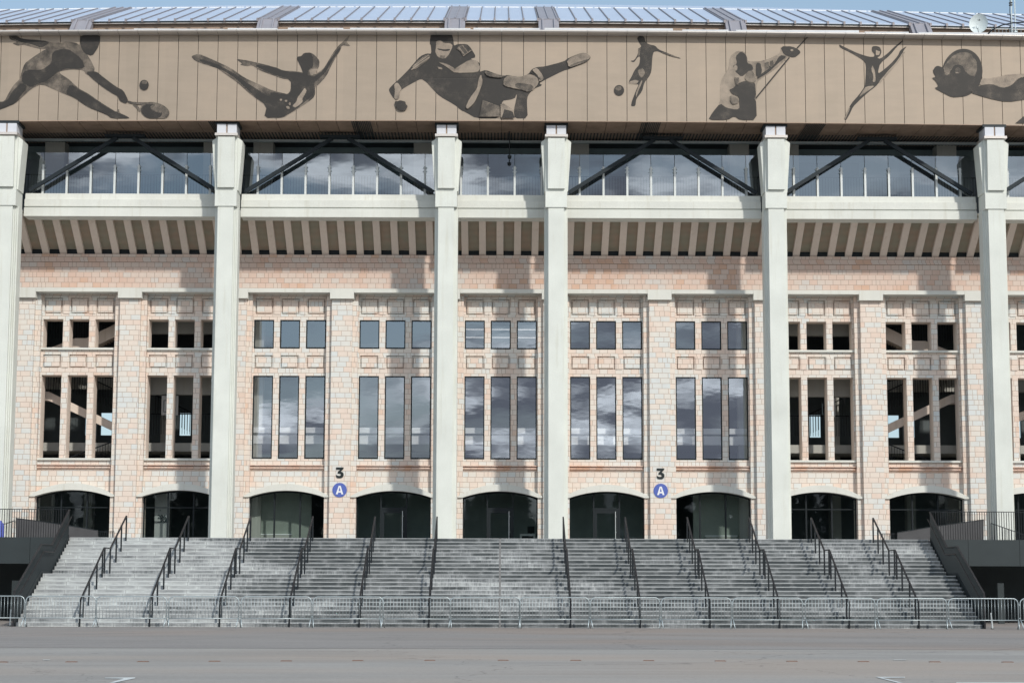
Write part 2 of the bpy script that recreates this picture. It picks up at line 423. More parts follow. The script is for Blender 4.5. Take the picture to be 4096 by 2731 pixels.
# twelve free-standing handrails
def zr(n): return n*RH
def handrail_proto(loc, lb):
    t = thing('stair_handrail', lb, 'handrail', loc, 'handrails running up the staircase')
    x0 = loc[0]; H = .98
    post = [(-.03, 0), (1*TREAD+.15, 2), (4*TREAD+.15, 5), (8*TREAD+.15, 9), (11*TREAD+.15, 12), (YL+.2, 13), (YL+LAND-.35, 13), (YL+LAND+2*TREAD+.15, 16), (YL+LAND+5*TREAD+.15, 19), (YL+LAND+8*TREAD+.15, 22)]
    line = [(-.03, .92+.02), (YL+.1, 13*RH+H), (YL+LAND-.35, 13*RH+H), (Y_TOP-.2, 22*RH+H+.03)]
    def zh(y):
        for (a, za), (c, zc) in zip(line, line[1:]):
            if y <= c: return za + (zc-za)*(y-a)/(c-a)
        return line[-1][1]
    for y, n in post: MB().box(x0-.025, x0+.025, y-.04, y+.04, zr(n), zh(y)).build('post', m_rail, t)
    r = MB()
    for (a, za), (c, zc) in zip(line, line[1:]): r.beam((x0, a, za), (x0, c, zc), .06, .045)
    r.build('rail', m_railtop, t)
    return t
hx = [-(2.57+2.53*k) for k in range(5, -1, -1)] + [2.57+2.53*k for k in range(6)]
h0 = None
for i, x in enumerate(hx):
    lb = 'black steel handrail on the grey stone stairs, %s from the left' % ORD[i]
    if h0 is None: h0 = handrail_proto((x, 0, 0), lb)
    else: dup(h0, (x, 0, 0), lb)
# ------------------------------------------------------------------ terrace, fascia, passage
mb = MB().box(-XE, XE, Y_TOP+.3, YW+.6, PZ-.35, PZ-.004)
tag(mb.build('terrace', m_lino), 'raised terrace at the top of the stairs', kind='structure')
FZ0 = zat(2258, Y_TOP)
for sx, lb in ((-1, 'dark panelled terrace edge left of the stairs above an underpass'), (1, 'dark panelled terrace edge right of the stairs above an underpass')):
    t = thing('terrace_wall', lb, 'wall', (sx*(STX+6), Y_TOP, 0), 'dark terrace walls beside the stairs')
    x = STX+.1; k = 0; w0 = [1.52 if sx < 0 else 1.5, 2.1, 2.1, 2.1, 2.1, 2.1, 2.1]
    while x < XE-.1:
        w = min(w0[min(k, 6)], XE-x); a, b_ = sx*x, sx*(x+w)
        MB().box(min(a, b_)+.006, max(a, b_)-.006, Y_TOP, Y_TOP+.05, FZ0, PZ+.0).build('fascia_panel', m_fasc2, t)
        x += w; k += 1
    a, b_ = sx*(STX+.1), sx*XE; lo, hi = min(a, b_), max(a, b_)
    MB().box(lo, hi, Y_TOP+.06, Y_TOP+.3, FZ0+.05, PZ-.01).build('edge_beam', m_dark, t)
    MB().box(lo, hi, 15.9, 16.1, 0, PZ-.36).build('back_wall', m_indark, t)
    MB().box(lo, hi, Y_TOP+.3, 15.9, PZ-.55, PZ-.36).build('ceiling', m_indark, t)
    p0 = at(48, 2320, 9.2) if sx < 0 else at(3990, 2330, 9.2)
    p1 = at(96, 2500, 9.2) if sx < 0 else at(4020, 2500, 9.2)
    MB().box(min(p0.x, p1.x), max(p0.x, p1.x), 9.2, 9.35, 0, p0.z).build('pillar', m_fasc2, t)
def railing(x0, x1, y, zb, h, lb, grp=None, sp=.1, slope=0., name='terrace_railing'):
    t = thing(name, lb, 'railing', ((x0+x1)/2, y, zb), grp)
    n = int(abs(x1-x0)/sp); b = MB()
    for i in range(n+1):
        x = x0+(x1-x0)*i/n; dz = slope*(i/n)
        b.box(x-.009, x+.009, y-.02, y+.02, zb+dz, zb+h+dz-.02)
    b.build('balusters', m_rail, t)
    MB().beam((x0, y, zb+h), (x1, y, zb+h+slope), .04, .03).build('top_rail', m_rail, t)
    return t
railing(-XE, -STX-.12, Y_TOP+.1, PZ, 1.14, 'thin black baluster railing on the terrace edge left of the stairs', 'railings on the terrace edge')
railing(STX+.12, XE, Y_TOP+.1, PZ, 1.14, 'thin black baluster railing on the terrace edge right of the stairs', 'railings on the terrace edge')
def rampwall(pts, y, lb):
    t = thing('ramp_wall', lb, 'wall', (at(pts[0][0], 2148, y).x, y, PZ), 'grey ramp walls on the terrace')
    P = [(at(u, v, y).x, at(u, v, y).z) for u, v in pts]
    P = [(x, max(z, PZ)) for x, z in P]
    MB().prism_y(P, y, y+.12).build('wall_panel', m_ramp, t)
    P2 = P[:-2]; c = MB()
    for (xa, za), (xb, zb) in zip(P2, P2[1:]): c.beam((xa, y+.06, za+.012), (xb, y+.06, zb+.012), .15, .024)
    c.build('coping', m_dark, t)
rampwall([(63, 2072), (150, 2083), (245, 2097), (390, 2121), (390, 2170), (63, 2170)], 11., 'grey sloping ramp wall behind the railing left of the stairs')
rampwall([(3935, 2078), (3850, 2090), (3740, 2105), (3590, 2130), (3590, 2175), (3935, 2175)], 11., 'dark sloping ramp wall behind the railing right of the stairs')
a = at(394, 2148, 11.2).x; b_ = at(456, 2148, 11.2).x
railing(a, b_, 11.2, PZ, .31, 'short low black railing at the foot of the left ramp wall', None, .075)
a = at(3523, 2148, 11.2).x; b_ = at(3580, 2148, 11.2).x
railing(a, b_, 11.2, PZ, .31, 'short low black railing at the foot of the right ramp wall', None, .075)
a = at(3965, 2148, 10.6).x
railing(a, a+4.6, 10.6, PZ-.6, 1.35, 'sloping black side railing descending beyond the right ramp wall', None, .12, -1.6)
a = at(58, 2148, 10.6).x
railing(a, a-4.6, 10.6, PZ-.6, 1.35, 'sloping black side railing descending beyond the left ramp wall', None, .12, -1.6)
p = at(-22, 2083, 10.2); q = at(14, 2150, 10.2)
t = thing('blue_parasol', 'closed blue fabric cover standing at the far left edge', 'fabric cover', (p.x+.1, 10.2, PZ))
mb = MB(); cx = (p.x+q.x)/2; hw = (q.x-p.x)/2
prev = None
for k in range(7):
    z = PZ+.02+(p.z-PZ)*k/6; rr = hw*(1.0, 1.02, .98, .95, .92, .8, .35)[k]
    ring = [(cx+rr*(1+.08*math.sin(5*a_))*math.cos(a_), 10.2+rr*(1+.08*math.sin(5*a_))*math.sin(a_), z) for a_ in [2*math.pi*j/20 for j in range(20)]]
    if prev is not None: mb.add(prev+ring, [(j, (j+1) % 20, 20+(j+1) % 20, 20+j) for j in range(20)])
    prev = ring
mb.build('cover', m_bluefab, t, True)
MB().box(cx-.2, cx+.2, 10.0, 10.4, PZ, PZ+.03).build('base', m_dark, t)
# ------------------------------------------------------------------ the stadium
stad = thing('stadium', 'large pale stadium facade of pink stone with concrete columns and a printed metal drum', 'stadium', (0, YW, 0))
def rows(v, Y=YW): return zat(v, Y)
Zc = {k: rows(k) for k in (1178, 1197, 1260, 1266, 1282, 1397, 1403, 1423, 1476, 1505, 1837, 1843, 1862, 1884, 1938, 1965, 1991)}
Z_S = zat(1175, YW)
def relief(mb, xs, zs, depth, y0, back=.75):
    nx, nz = len(xs)-1, len(zs)-1
    D = [[depth((xs[i]+xs[i+1])/2, (zs[j]+zs[j+1])/2) for j in range(nz)] for i in range(nx)]
    def dd(i, j):
        if i < 0 or j < 0 or i >= nx or j >= nz: return None
        return D[i][j]
    for i in range(nx):
        for j in range(nz):
            d = D[i][j]; x0_, x1_, z0_, z1_ = xs[i], xs[i+1], zs[j], zs[j+1]
            if d != 'h': mb.add([(x0_, y0+d, z0_), (x1_, y0+d, z0_), (x1_, y0+d, z1_), (x0_, y0+d, z1_)], [(0, 1, 2, 3)])
            for (a, b, e) in ((i+1, j, 'x'), (i, j+1, 'z')):
                q = dd(a, b)
                if q is None: continue
                da = back if d == 'h' else d; db = back if q == 'h' else q
                if abs(da-db) < 1e-6: continue
                if e == 'x': mb.add([(x1_, y0+da, z0_), (x1_, y0+db, z0_), (x1_, y0+db, z1_), (x1_, y0+da, z1_)], [(0, 1, 2, 3)])
                else: mb.add([(x0_, y0+da, z1_), (x1_, y0+da, z1_), (x1_, y0+db, z1_), (x0_, y0+db, z1_)], [(0, 1, 2, 3)])
WC = (-1.195, 0, 1.195)
def arcz(x, hw, zs, top):     # circular arc through (+-hw,zs) and (0,top)
    s = top-zs; r = (hw*hw+s*s)/(2*s); return top - r + math.sqrt(max(0, r*r-x*x))
def jt_(a=.006): return rnd.uniform(-a, a)
HWI = 1.71; ZS, ZT = Zc[1991], Zc[1965]
for bi, cx in enumerate(BAYS):
    glazed = abs(cx) < 11
    xs = sorted(set([-1.95, -1.70, 1.70, 1.95] + [round(c+s*w, 4) for c in WC for s in (-1, 1) for w in (.46, .41, .345)]))
    zs = sorted(set([PZ-.05, ZS, Zc[1938], Zc[1862], Zc[1837], Zc[1505], Zc[1476], Zc[1423], Zc[1397], Zc[1282], Zc[1260], Zc[1197], Z_S+.1] +
                    [Zc[1423]-.07, Zc[1476]+.07, Zc[1197]-.07, Zc[1260]+.07]))
    def dep(x, z):
        ax = abs(x)
        if ax > 1.70: return .22
        if z < ZS: return 'h'
        if z < Zc[1938]: return 'h'
        w = min(abs(x-c) for c in WC)
        if Zc[1837] < z < Zc[1505] or Zc[1397] < z < Zc[1282]:
            return 'h' if w < .46 else .5
        for hi, lo in ((Zc[1423], Zc[1476]), (Zc[1197], Zc[1260])):
            if lo < z < hi:
                if w < .345 and lo+.07 < z < hi-.07: return .50
                if w < .41: return .60
                if w < .46: return .50
                return .47
        return .5
    mb = MB(); relief(mb, [cx+x for x in xs], zs, lambda x, z: dep(x-cx, z), YP, 1.25 if not glazed else .75)
    # spandrel above the arch
    N = 24
    for k in range(N):
        xa = -1.70+3.4*k/N; xb = -1.70+3.4*(k+1)/N
        mb.add([(cx+xa, YW, arcz(xa, HWI, ZS, ZT)), (cx+xb, YW, arcz(xb, HWI, ZS, ZT)), (cx+xb, YW, Zc[1938]), (cx+xa, YW, Zc[1938])], [(0, 1, 2, 3)])
    wb = mb.build('wall_bay', m_st, stad)
    # arch surround
    mb = MB(); N = 30; HO = 1.94; ZO = Zc[1938]
    def lo(x): return arcz(x, HWI, ZS, ZT) if abs(x) < HWI else ZS
    def ho(x): return arcz(x, HO, ZS+.05, ZO)
    X_ = [-HO+2*HO*k/N for k in range(N+1)]; X_ = sorted(X_+[-HWI, HWI])
    y0, y1 = YP+.12, YP+.80
    for xa, xb in zip(X_, X_[1:]):
        mb.hexa([(cx+xa, y0, lo(xa)), (cx+xb, y0, lo(xb)), (cx+xb, y1, lo(xb)), (cx+xa, y1, lo(xa))], [(cx+xa, y0, ho(xa)), (cx+xb, y0, ho(xb)), (cx+xb, y1, ho(xb)), (cx+xa, y1, ho(xa))])
    mb.build('arch_surround', m_con2, stad)
    # roll moulding
    mb = MB(); zc = (Zc[1862]+Zc[1884])/2; n = 10; r = .105
    prof = [(YW-.0, zc-.12)] + [(YW-.02-r*math.sin(math.pi*k/n)*1.0, zc-.1+.2*k/n*.85) for k in range(n+1)] + [(YW-.02, zc+.075), (YW-.16, zc+.085), (YW-.16, zc+.125), (YW, zc+.14)]
    mb.prism_x(prof, cx-1.695, cx+1.695); mb.build('roll_moulding', m_roll, stad)
    # windows
    for (va, vb) in ((1282, 1397), (1505, 1837)):
        for c in WC:
            X0, X1, Z0, Z1 = cx+c-.46, cx+c+.46, Zc[vb], Zc[va]
            if glazed:
                f = MB(); t_ = .05; ya_, yb_ = YW+.02, YW+.14
                f.box(X0, X0+t_, ya_, yb_, Z0, Z1).box(X1-t_, X1, ya_, yb_, Z0, Z1).box(X0+t_, X1-t_, ya_, yb_, Z0, Z0+t_+.02).box(X0+t_, X1-t_, ya_, yb_, Z1-t_, Z1)
                fo = f.build('window', m_frame, stad); ja = jt_(.0035); jb = jt_(.008)
                MB().add([(X0+t_, YW+.08-ja, Z0+t_), (X1-t_, YW+.08+ja, Z0+t_), (X1-t_, YW+.08+ja+jb, Z1-t_), (X0+t_, YW+.08-ja+jb, Z1-t_)], [(0, 1, 2, 3)]).build('pane', G_WIN, fo)
    if not glazed:
        for vb in (1397, 1837):
            MB().box(cx-1.78, cx+1.78, YP+.38, YP+1.25, Zc[vb]-.09, Zc[vb]+.004).build('window_sill', m_con2, stad)
        lin = MB()
        for (va, vb) in ((1282, 1397), (1505, 1837)):
            for c in WC:      # plain concrete reveals inside the open windows
                X0, X1, Z0, Z1 = cx+c-.46, cx+c+.46, Zc[vb], Zc[va]
                lin.box(X0, X0+.012, YW+.06, YP+1.25, Z0+.01, Z1-.013).box(X1-.012, X1, YW+.06, YP+1.25, Z0+.01, Z1-.013).box(X0, X1, YW+.06, YP+1.25, Z1-.012, Z1)
        lin.build('window_reveal', m_rib, stad)
    # arched glazing
    f = MB(); t_ = .055; ya_, yb_ = YP+.62, YP+.74; N = 24
    for k in range(N):
        xa = -HWI+2*HWI*k/N; xb = -HWI+2*HWI*(k+1)/N
        f.hexa([(cx+xa, ya_, arcz(xa, HWI, ZS, ZT)-.07), (cx+xb, ya_, arcz(xb, HWI, ZS, ZT)-.07), (cx+xb, yb_, arcz(xb, HWI, ZS, ZT)-.07), (cx+xa, yb_, arcz(xa, HWI, ZS, ZT)-.07)],
               [(cx+xa, ya_, arcz(xa, HWI, ZS, ZT)), (cx+xb, ya_, arcz(xb, HWI, ZS, ZT)), (cx+xb, yb_, arcz(xb, HWI, ZS, ZT)), (cx+xa, yb_, arcz(xa, HWI, ZS, ZT))])
    f.box(cx-HWI, cx-HWI+.06, ya_, yb_, PZ, ZS-.03).box(cx+HWI-.06, cx+HWI, ya_, yb_, PZ, ZS-.03)
    for sx in (-1, 1): f.box(cx+sx*.585-.035, cx+sx*.585+.035, ya_+.001, yb_-.001, PZ, arcz(.585, HWI, ZS, ZT)-.05)
    door = abs(cx) < 6
    zd = zat(2033, YW)
    if door: f.box(cx-.55, cx+.55, ya_+.002, yb_-.002, zd-.05, zd+.04)
    elif not glazed: f.box(cx-HWI+.06, cx+HWI-.06, ya_+.02, yb_-.02, zd-.02, zd+.03)
    fo = f.build('arched_window', m_frame, stad)
    P = MB(); yy = YP+.68
    for k in range(N):
        xa = -HWI+.05+2*(HWI-.05)*k/N; xb = -HWI+.05+2*(HWI-.05)*(k+1)/N
        zb = zd if (door and abs((xa+xb)/2) < .56) else PZ
        P.add([(cx+xa, yy, zb), (cx+xb, yy, zb), (cx+xb, yy, arcz(xb, HWI, ZS, ZT)-.03), (cx+xa, yy, arcz(xa, HWI, ZS, ZT)-.03)], [(0, 1, 2, 3)])
    P.build('pane', G_ARCH, fo)
    if door:
        d = MB(); d.box(cx-.55, cx-.43, ya_+.01, yb_-.02, PZ, zd-.05).box(cx+.43, cx+.55, ya_+.01, yb_-.02, PZ, zd-.05).box(cx-.43, cx+.43, ya_+.01, yb_-.02, zd-.20, zd-.05).box(cx-.43, cx+.43, ya_+.01, yb_-.02, PZ, PZ+.12)
        do = d.build('door', m_frame, stad)
        MB().add([(cx-.43, yy, PZ+.1), (cx+.43, yy, PZ+.1), (cx+.43, yy, zd-.18), (cx-.43, yy, zd-.18)], [(0, 1, 2, 3)]).build('pane', G_ARCH, do)
        hd = MB().tube([(cx+.40, ya_-.06, PZ+.15), (cx+.40, ya_-.06, zd-.12)], .014)
        for z in (PZ+.5, zd-.35): hd.tube([(cx+.40, ya_-.06, z), (cx+.45, ya_+.02, z)], .01, 6)
        hd.build('handle', m_white, do)
# pilasters
for x in PILS:
    MB().box(x-.47, x+.47, YP, YP+.23, PZ-.05, Z_S+.05).build('pilaster', m_st2, stad)
# cornice and frieze
zc0, zc1, zcb = zat(1172, YP-.2), zat(1156, YP-.2), zat(1196, YP-.2)
for cx in BAYS:
    mb = MB().box(cx-GR/2+.55, cx+GR/2-.55, YP-.2, YW+.3, zc0, zc1)
    mb.build('cornice', m_con2, stad)
for x in PILS:
    MB().box(x-.545, x+.545, YP-.203, YW+.28, zcb, zc1+.003).build('pilaster_cap', m_con2, stad)
zf0, zf1 = zc1, zat(1022, YP+.1)
zl0, zl1 = zat(1054, YP+.1), zat(1047, YP+.1)
mb = MB().box(-XE, XE, YP+.1, YP+.5, zf0, zl0).box(-XE, XE, YP+.06, YP+.5, zl0, zl1).box(-XE, XE, YP+.1, YP+.5, zl1, zf1)
mb.build('stone_frieze', m_frz, stad)
# eaves: deck and ribs
yb0, yb1 = 14.35, 14.95           # beam depth range
zbt = zat(777, 14.0); z802 = zat(803, 14.0); zg0, zg1 = zat(837, 14.), zat(831, 14.); zbb = zat(872, 14.05)
zin = zat(884, 14.95)
ydk0, ydk1 = 14.9, YP+.22
MB().box(-XE, XE, YP+.2, YP+.45, zf1-.05, zf1+.6).build('eaves_shade_strip', m_frame, stad)  # near-black strip: the shade between the rib ends is put into its colour
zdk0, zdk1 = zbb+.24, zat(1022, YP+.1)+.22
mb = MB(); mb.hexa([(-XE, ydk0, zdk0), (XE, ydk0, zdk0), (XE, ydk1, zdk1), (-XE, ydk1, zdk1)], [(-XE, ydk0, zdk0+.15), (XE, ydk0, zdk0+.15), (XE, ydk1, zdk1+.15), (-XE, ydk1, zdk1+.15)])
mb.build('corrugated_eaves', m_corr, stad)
k = -39
while k <= 39:
    x = k*.8025-.05
    if abs(x) < XE:
        z0a, z1a = zdk0-.22, zdk1-.22
        MB().hexa([(x-.155, ydk0, z0a), (x+.155, ydk0, z0a), (x+.155, ydk1, z1a), (x-.155, ydk1, z1a)], [(x-.155, ydk0, z0a+.22), (x+.155, ydk0, z0a+.22), (x+.155, ydk1, z1a+.22), (x-.155, ydk1, z1a+.22)]).build('eaves_rib', m_rib, stad)
    k += 1
# ring beam between the columns
prof = [(14.0, zbb), (14.0, zg0), (14.12, zg0+.01), (14.12, zg1), (14.05, zg1+.002), (14.05, z802), (14.16, z802+.02), (14.2, zbt), (15.0, zbt+.01), (15.0, zbb+.35), (14.9, zbb+.3), (14.9, zbb)]
for xa, xb in zip(COLS, COLS[1:]):
    MB().prism_x(prof, xa+.46, xb-.46).build('ring_beam', m_beam, stad)
# columns
zcap0, zcap1 = zat(765, YC), zat(552, YC)      # flared capital
zk0 = zat(828, YC)                             # bottom of neck block
zs0 = zat(543, YC-.05); zs1 = zat(503, YC-.05)
ZDB = zat(483, YC-.45)                         # underside of drum
for i, x in enumerate(COLS):
    YCc = YC
    c = MB()
    c.box(x-.345, x+.345, YC, YC+.3, PZ-.1, zk0)
    c.box(x-.40, x+.40, YC+.13, YC+.8, PZ-.1, zk0)
    c.box(x-.455, x+.455, YC+.26, YC+.85, PZ-.1, zk0)
    c.box(x-.51, x+.51, YC+.39, YC+1.05, PZ-.1, zk0)
    co = c.build('column', m_con, stad)
    n = MB().box(x-.475, x+.475, YC-.05, YC+1.1, zk0-.01, zcap0-.002)
    n.build('column_neck', m_con, co)
    c = MB()
    def flare(hb, ht, y0b, y0t, y1, z0, z1, zt=None):
        c.hexa([(x-hb, y0b, z0), (x+hb, y0b, z0), (x+hb, y1, z0), (x-hb, y1, z0)], [(x-ht, y0t, z1), (x+ht, y0t, z1), (x+ht, y1, z1), (x-ht, y1, z1)])
    flare(.475, .475, YC-.02, YC-.02, YC+1.0, zcap0, zcap1)
    flare(.37, .37, YC-.16, YC-.26, YC+.3, zcap0+.10, zcap1-.06)
    flare(.52, .665, YC+.12, YC+.10, YC+1.05, zcap0+.02, zcap1-.16)
    c.hexa([(x-.665, YC+.10, zcap1-.16), (x+.665, YC+.10, zcap1-.16), (x+.665, YC+1.05, zcap1-.16), (x-.665, YC+1.05, zcap1-.16)], [(x-.477, YC+.10, zcap1-.02), (x+.477, YC+.10, zcap1-.02), (x+.477, YC+1.05, zcap1-.02), (x-.477, YC+1.05, zcap1-.02)])
    c.build('capital', m_con, co)
    MB().box(x-.50, x+.50, YC-.30, YC+1.1, zcap1+.0, zs0+.02).build('bearing_plate', m_gutter, co)
    b = MB().box(x-.43, x-.035, YC-.15, YC+.9, zs0+.02, zs1-.005).box(x+.035, x+.43, YC-.15, YC+.9, zs0+.02, zs1-.005)
    b.build('bearing_box', m_cap, co)
    MB().box(x-.034, x+.034, YC-.10, YC+.85, zs0+.02, zs1-.005).build('bearing_web', m_fascia, co)
    MB().box(x-.52, x+.52, YC-.12, YC+1., zs1, ZDB+.0).build('bearing_seat', m_dark, co)
# gallery behind the columns
ygl = 14.7
zgt = zat(618, ygl)
xg = [k*1.21 for k in range(-26, 27)]
for xa, xb in zip(COLS, COLS[1:]):
    lo_, hi_ = xa+.5, xb-.5
    L = xb-xa; n = 8 if L > 6 else 4
    xp = [xa+L*k/n for k in range(n+1)]
    if n == 8: xp = [xa+1.0+(L-2.0)*k/7*.98+.12 for k in range(8)]
    else: xp = [xa+L*(k+.5)/4*1.0 for k in range(4)]
    ed = [lo_] + xp + [hi_]
    for a, b in zip(ed, ed[1:]):
        if b-a < .1: continue
        ja = jt_(.005); jb = jt_(.008)
        MB().add([(a+.012, ygl-ja, zbt-.02), (b-.012, ygl+ja, zbt-.02), (b-.012, ygl+ja+jb, zgt), (a+.012, ygl-ja+jb, zgt)], [(0, 1, 2, 3)]).build('glass_screen', G_GAL, stad)
    for x in xp:
        p = MB().box(x-.045, x+.045, ygl-.14, ygl-.05, zbt-.02, zat(668, ygl))
        po = p.build('screen_post', m_white, stad)
        cl = MB()
        for z in (zat(674, ygl), zat(688, ygl)): cl.box(x-.10, x+.10, ygl-.05, ygl+.03, z-.02, z+.02)
        cl.build('glass_clamp', m_galv, po)
# gallery rear structure
zso = zat(566, 15.3)
MB().box(-XE, XE, 18.0, 18.15, zbt-.6, zat(560, 18.)).build('gallery_rear_wall', plain('gallery_teal_grey', (.26, .33, .35), .8), stad)
mgal = plain('gallery_grey', (.20, .23, .26), .8); x = -XE
while x < XE:
    if rnd.random() < .75:
        w = 2.2+rnd.random()*3
        MB().box(x, min(x+w, XE), 17.9, 17.99, zbt-.5, zat(630+rnd.random()*25, 18.)).build('gallery_lining', mgal, stad); x += w
    x += .5+rnd.random()*1.5
MB().box(-XE, XE, 15.01, 18.0, zbt-.75, zbt-.6).build('gallery_floor', m_incon, stad)
MB().box(-XE, XE, 15.3, 15.5, zso-.05, zso+.05).build('gallery_head_beam', m_galv, stad)
mb = MB(); x = -XE
while x < XE: mb.box(x-.008, x+.008, 15.6, 15.62, zbt-.6, zat(707, 15.6)); x += .13
mb.box(-XE, XE, 15.59, 15.63, zat(707, 15.6), zat(707, 15.6)+.03); mb.build('gallery_railing', m_rail, stad)
for x in [-29, -25.2, -20.6, -13.3, -11., -3.6, 3.6, 11., 13.3, 20.6, 25.2, 29]:
    MB().box(x-.45, x+.45, 16.4, 17.3, zbt-.6, zso+.2).build('gallery_pier', m_incon, stad)
# diagonal braces
for xa, xb in zip(COLS, COLS[1:]):
    if xb-xa < 6: continue
    xm = (xa+xb)/2; yb = 14.22; zt_ = zat(557, yb); zb_ = zat(770, yb)
    mb = MB().beam((xa+.62, yb, zb_), (xm-.35, yb, zt_), .16, .17, (0, 1, 0)).beam((xb-.62, yb, zb_), (xm+.35, yb, zt_), .16, .17, (0, 1, 0))
    mb.box(xm-.9, xm+.9, yb-.12, yb+.25, zt_+.02, zt_+.14)
    mb.build('diagonal_brace', m_steel, stad)
# ------------------------------------------------------------------ drum
YD = YC-.45
ZDT = zat(138, YD); ZCT = zat(131, YD)
PED = [0, .965, 1.93, 2.895] + [2.895+.877*k for k in range(1, 34)]
PED = [-q for q in PED[:0:-1]] + PED
for xa, xb in zip(PED, PED[1:]):
    g_ = .012
    ya_, yb_ = YD+sag(xa), YD+sag(xb)
    MB().hexa([(xa+g_, ya_, ZDB), (xb-g_, yb_, ZDB), (xb-g_, yb_+.05, ZDB), (xa+g_, ya_+.05, ZDB)], [(xa+g_, ya_, ZDT), (xb-g_, yb_, ZDT), (xb-g_, yb_+.05, ZDT), (xa+g_, ya_+.05, ZDT)]).build('cladding_panel', m_pan[0], stad)
core = MB(); trim = MB(); gut = MB(); sof = MB(); shad = MB(); xs_ = PED
for xa, xb in zip(xs_, xs_[1:]):
    ya_, yb_ = YD+sag(xa), YD+sag(xb)
    core.hexa([(xa, ya_+.06, ZDB+.02), (xb, yb_+.06, ZDB+.02), (xb, yb_+14, ZDB+.3), (xa, ya_+14, ZDB+.3)], [(xa, ya_+.06, ZCT+.05), (xb, yb_+.06, ZCT+.05), (xb, yb_+14, ZCT+.05), (xa, ya_+14, ZCT+.05)])
    trim.hexa([(xa, ya_-.02, ZDB-.03), (xb, yb_-.02, ZDB-.03), (xb, yb_+.04, ZDB-.03), (xa, ya_+.04, ZDB-.03)], [(xa, ya_-.02, ZDB-.002), (xb, yb_-.02, ZDB-.002), (xb, yb_+.04, ZDB-.002), (xa, ya_+.04, ZDB-.002)])
    g_ = .01
    sof.hexa([(xa+g_, ya_+.05, ZDB-.022), (xb-g_, yb_+.05, ZDB-.022), (xb-g_, yb_+4.2, ZDB-.022), (xa+g_, ya_+4.2, ZDB-.022)], [(xa+g_, ya_+.05, ZDB+.01), (xb-g_, yb_+.05, ZDB+.01), (xb-g_, yb_+4.2, ZDB+.01), (xa+g_, ya_+4.2, ZDB+.01)])
    gz = zat(124.5, YD-.4)
    N = 10; ring = []
    for (x, y, s_) in ((xa+.006, ya_, 0), (xb-.006, yb_, 1)):
        ring.append([(x, y-.30-.17*math.sin(math.pi*q/N), gz+.075*math.cos(math.pi*q/N)) for q in range(N+1)])
    gut.add(ring[0]+ring[1], [(q, q+1, N+2+q, N+1+q) for q in range(N)])
    gut.add([ring[0][0], ring[1][0], (xb-.006, yb_+.3, gz+.085), (xa+.006, ya_+.3, gz+.085)], [(0, 1, 2, 3)])
    gut.add([ring[0][-1], ring[1][-1], (xb-.006, yb_+.05, gz-.08), (xa+.006, ya_+.05, gz-.08)], [(0, 1, 2, 3)])
core.build('drum_core', m_dark, stad); trim.build('bottom_trim', m_fascia, stad); sof.build('drum_soffit', m_soff, stad)
gut.build('gutter', m_gutter, stad, True)
mesh_vents = MB()
for x in (-12.9, -6.6, 6.2, 13.5):
    for q in range(11):
        xx = x+q*.08; mesh_vents.box(xx-.02, xx+.02, YD+sag(x)+.1, YD+sag(x)+3.9, ZDB-.045, ZDB-.024)
for q in range(-200, 200):
    mesh_vents.box(q*.15-.03, q*.15+.03, YD+sag(q*.15)+2.2, YD+sag(q*.15)+4.1, ZDB-.04, ZDB-.024)
mesh_vents.build('soffit_grille', m_dark, stad)
# prints on the drum -------------------------------------------------
ZZ = {1: (0, 110, 3.36), 2: (740, 110, 3.36), 3: (1520, 110, 2.6727), 4: (2420, 110, 2.8), 5: (3300, 110, 2.9548)}
def ell(cx, cy, rx, ry, rot=0, n=28):
    r = R(rot); return [(cx+rx*math.cos(a)*math.cos(r)-ry*math.sin(a)*math.sin(r), cy+rx*math.cos(a)*math.sin(r)+ry*math.sin(a)*math.cos(r)) for a in [2*math.pi*k/n for k in range(n)]]
def line(x0, y0, x1, y1, w):
    dx, dy = x1-x0, y1-y0; l = math.hypot(dx, dy); nx, ny = -dy/l*w/2, dx/l*w/2
    return [(x0+nx, y0+ny), (x1+nx, y1+ny), (x1-nx, y1-ny), (x0-nx, y0-ny)]
VMAX = {}
def smoothpoly(P, it=1):
    for _ in range(it):
        Q = []
        for i in range(len(P)):
            a, b = P[i], P[(i+1) % len(P)]
            Q += [(a[0]*.8+b[0]*.2, a[1]*.8+b[1]*.2), (a[0]*.2+b[0]*.8, a[1]*.2+b[1]*.8)]
        P = Q
    return P
def figure(label, zi, layers):
    ox, oy, s = ZZ[zi]; mb = MB()
    for li, (tone, P) in enumerate(layers):
        if len(P) > 4: P = smoothpoly(P)
        pts = []
        for (zx, zy) in P:
            u, v = ox+zx/s, oy+zy/s
            p = at(u, v, YD); p = at(u, v, YD+sag(p.x)); pts.append((p.x, p.z))
        pts = [(x, min(max(z, ZDB+.08), ZDT-.01)) for x, z in pts]
        tri = tessellate_polygon([[Vector((x, z, 0)) for x, z in pts]])
        off = .010+.003*li; n = len(pts); mb.cur = tone
        vs = [(x, YD+sag(x)-off, z) for x, z in pts]
        mb.add(vs, [tuple(t) for t in tri])
    o = mb.build('athlete_print', m_pan, stad); o['label'] = label
    return o
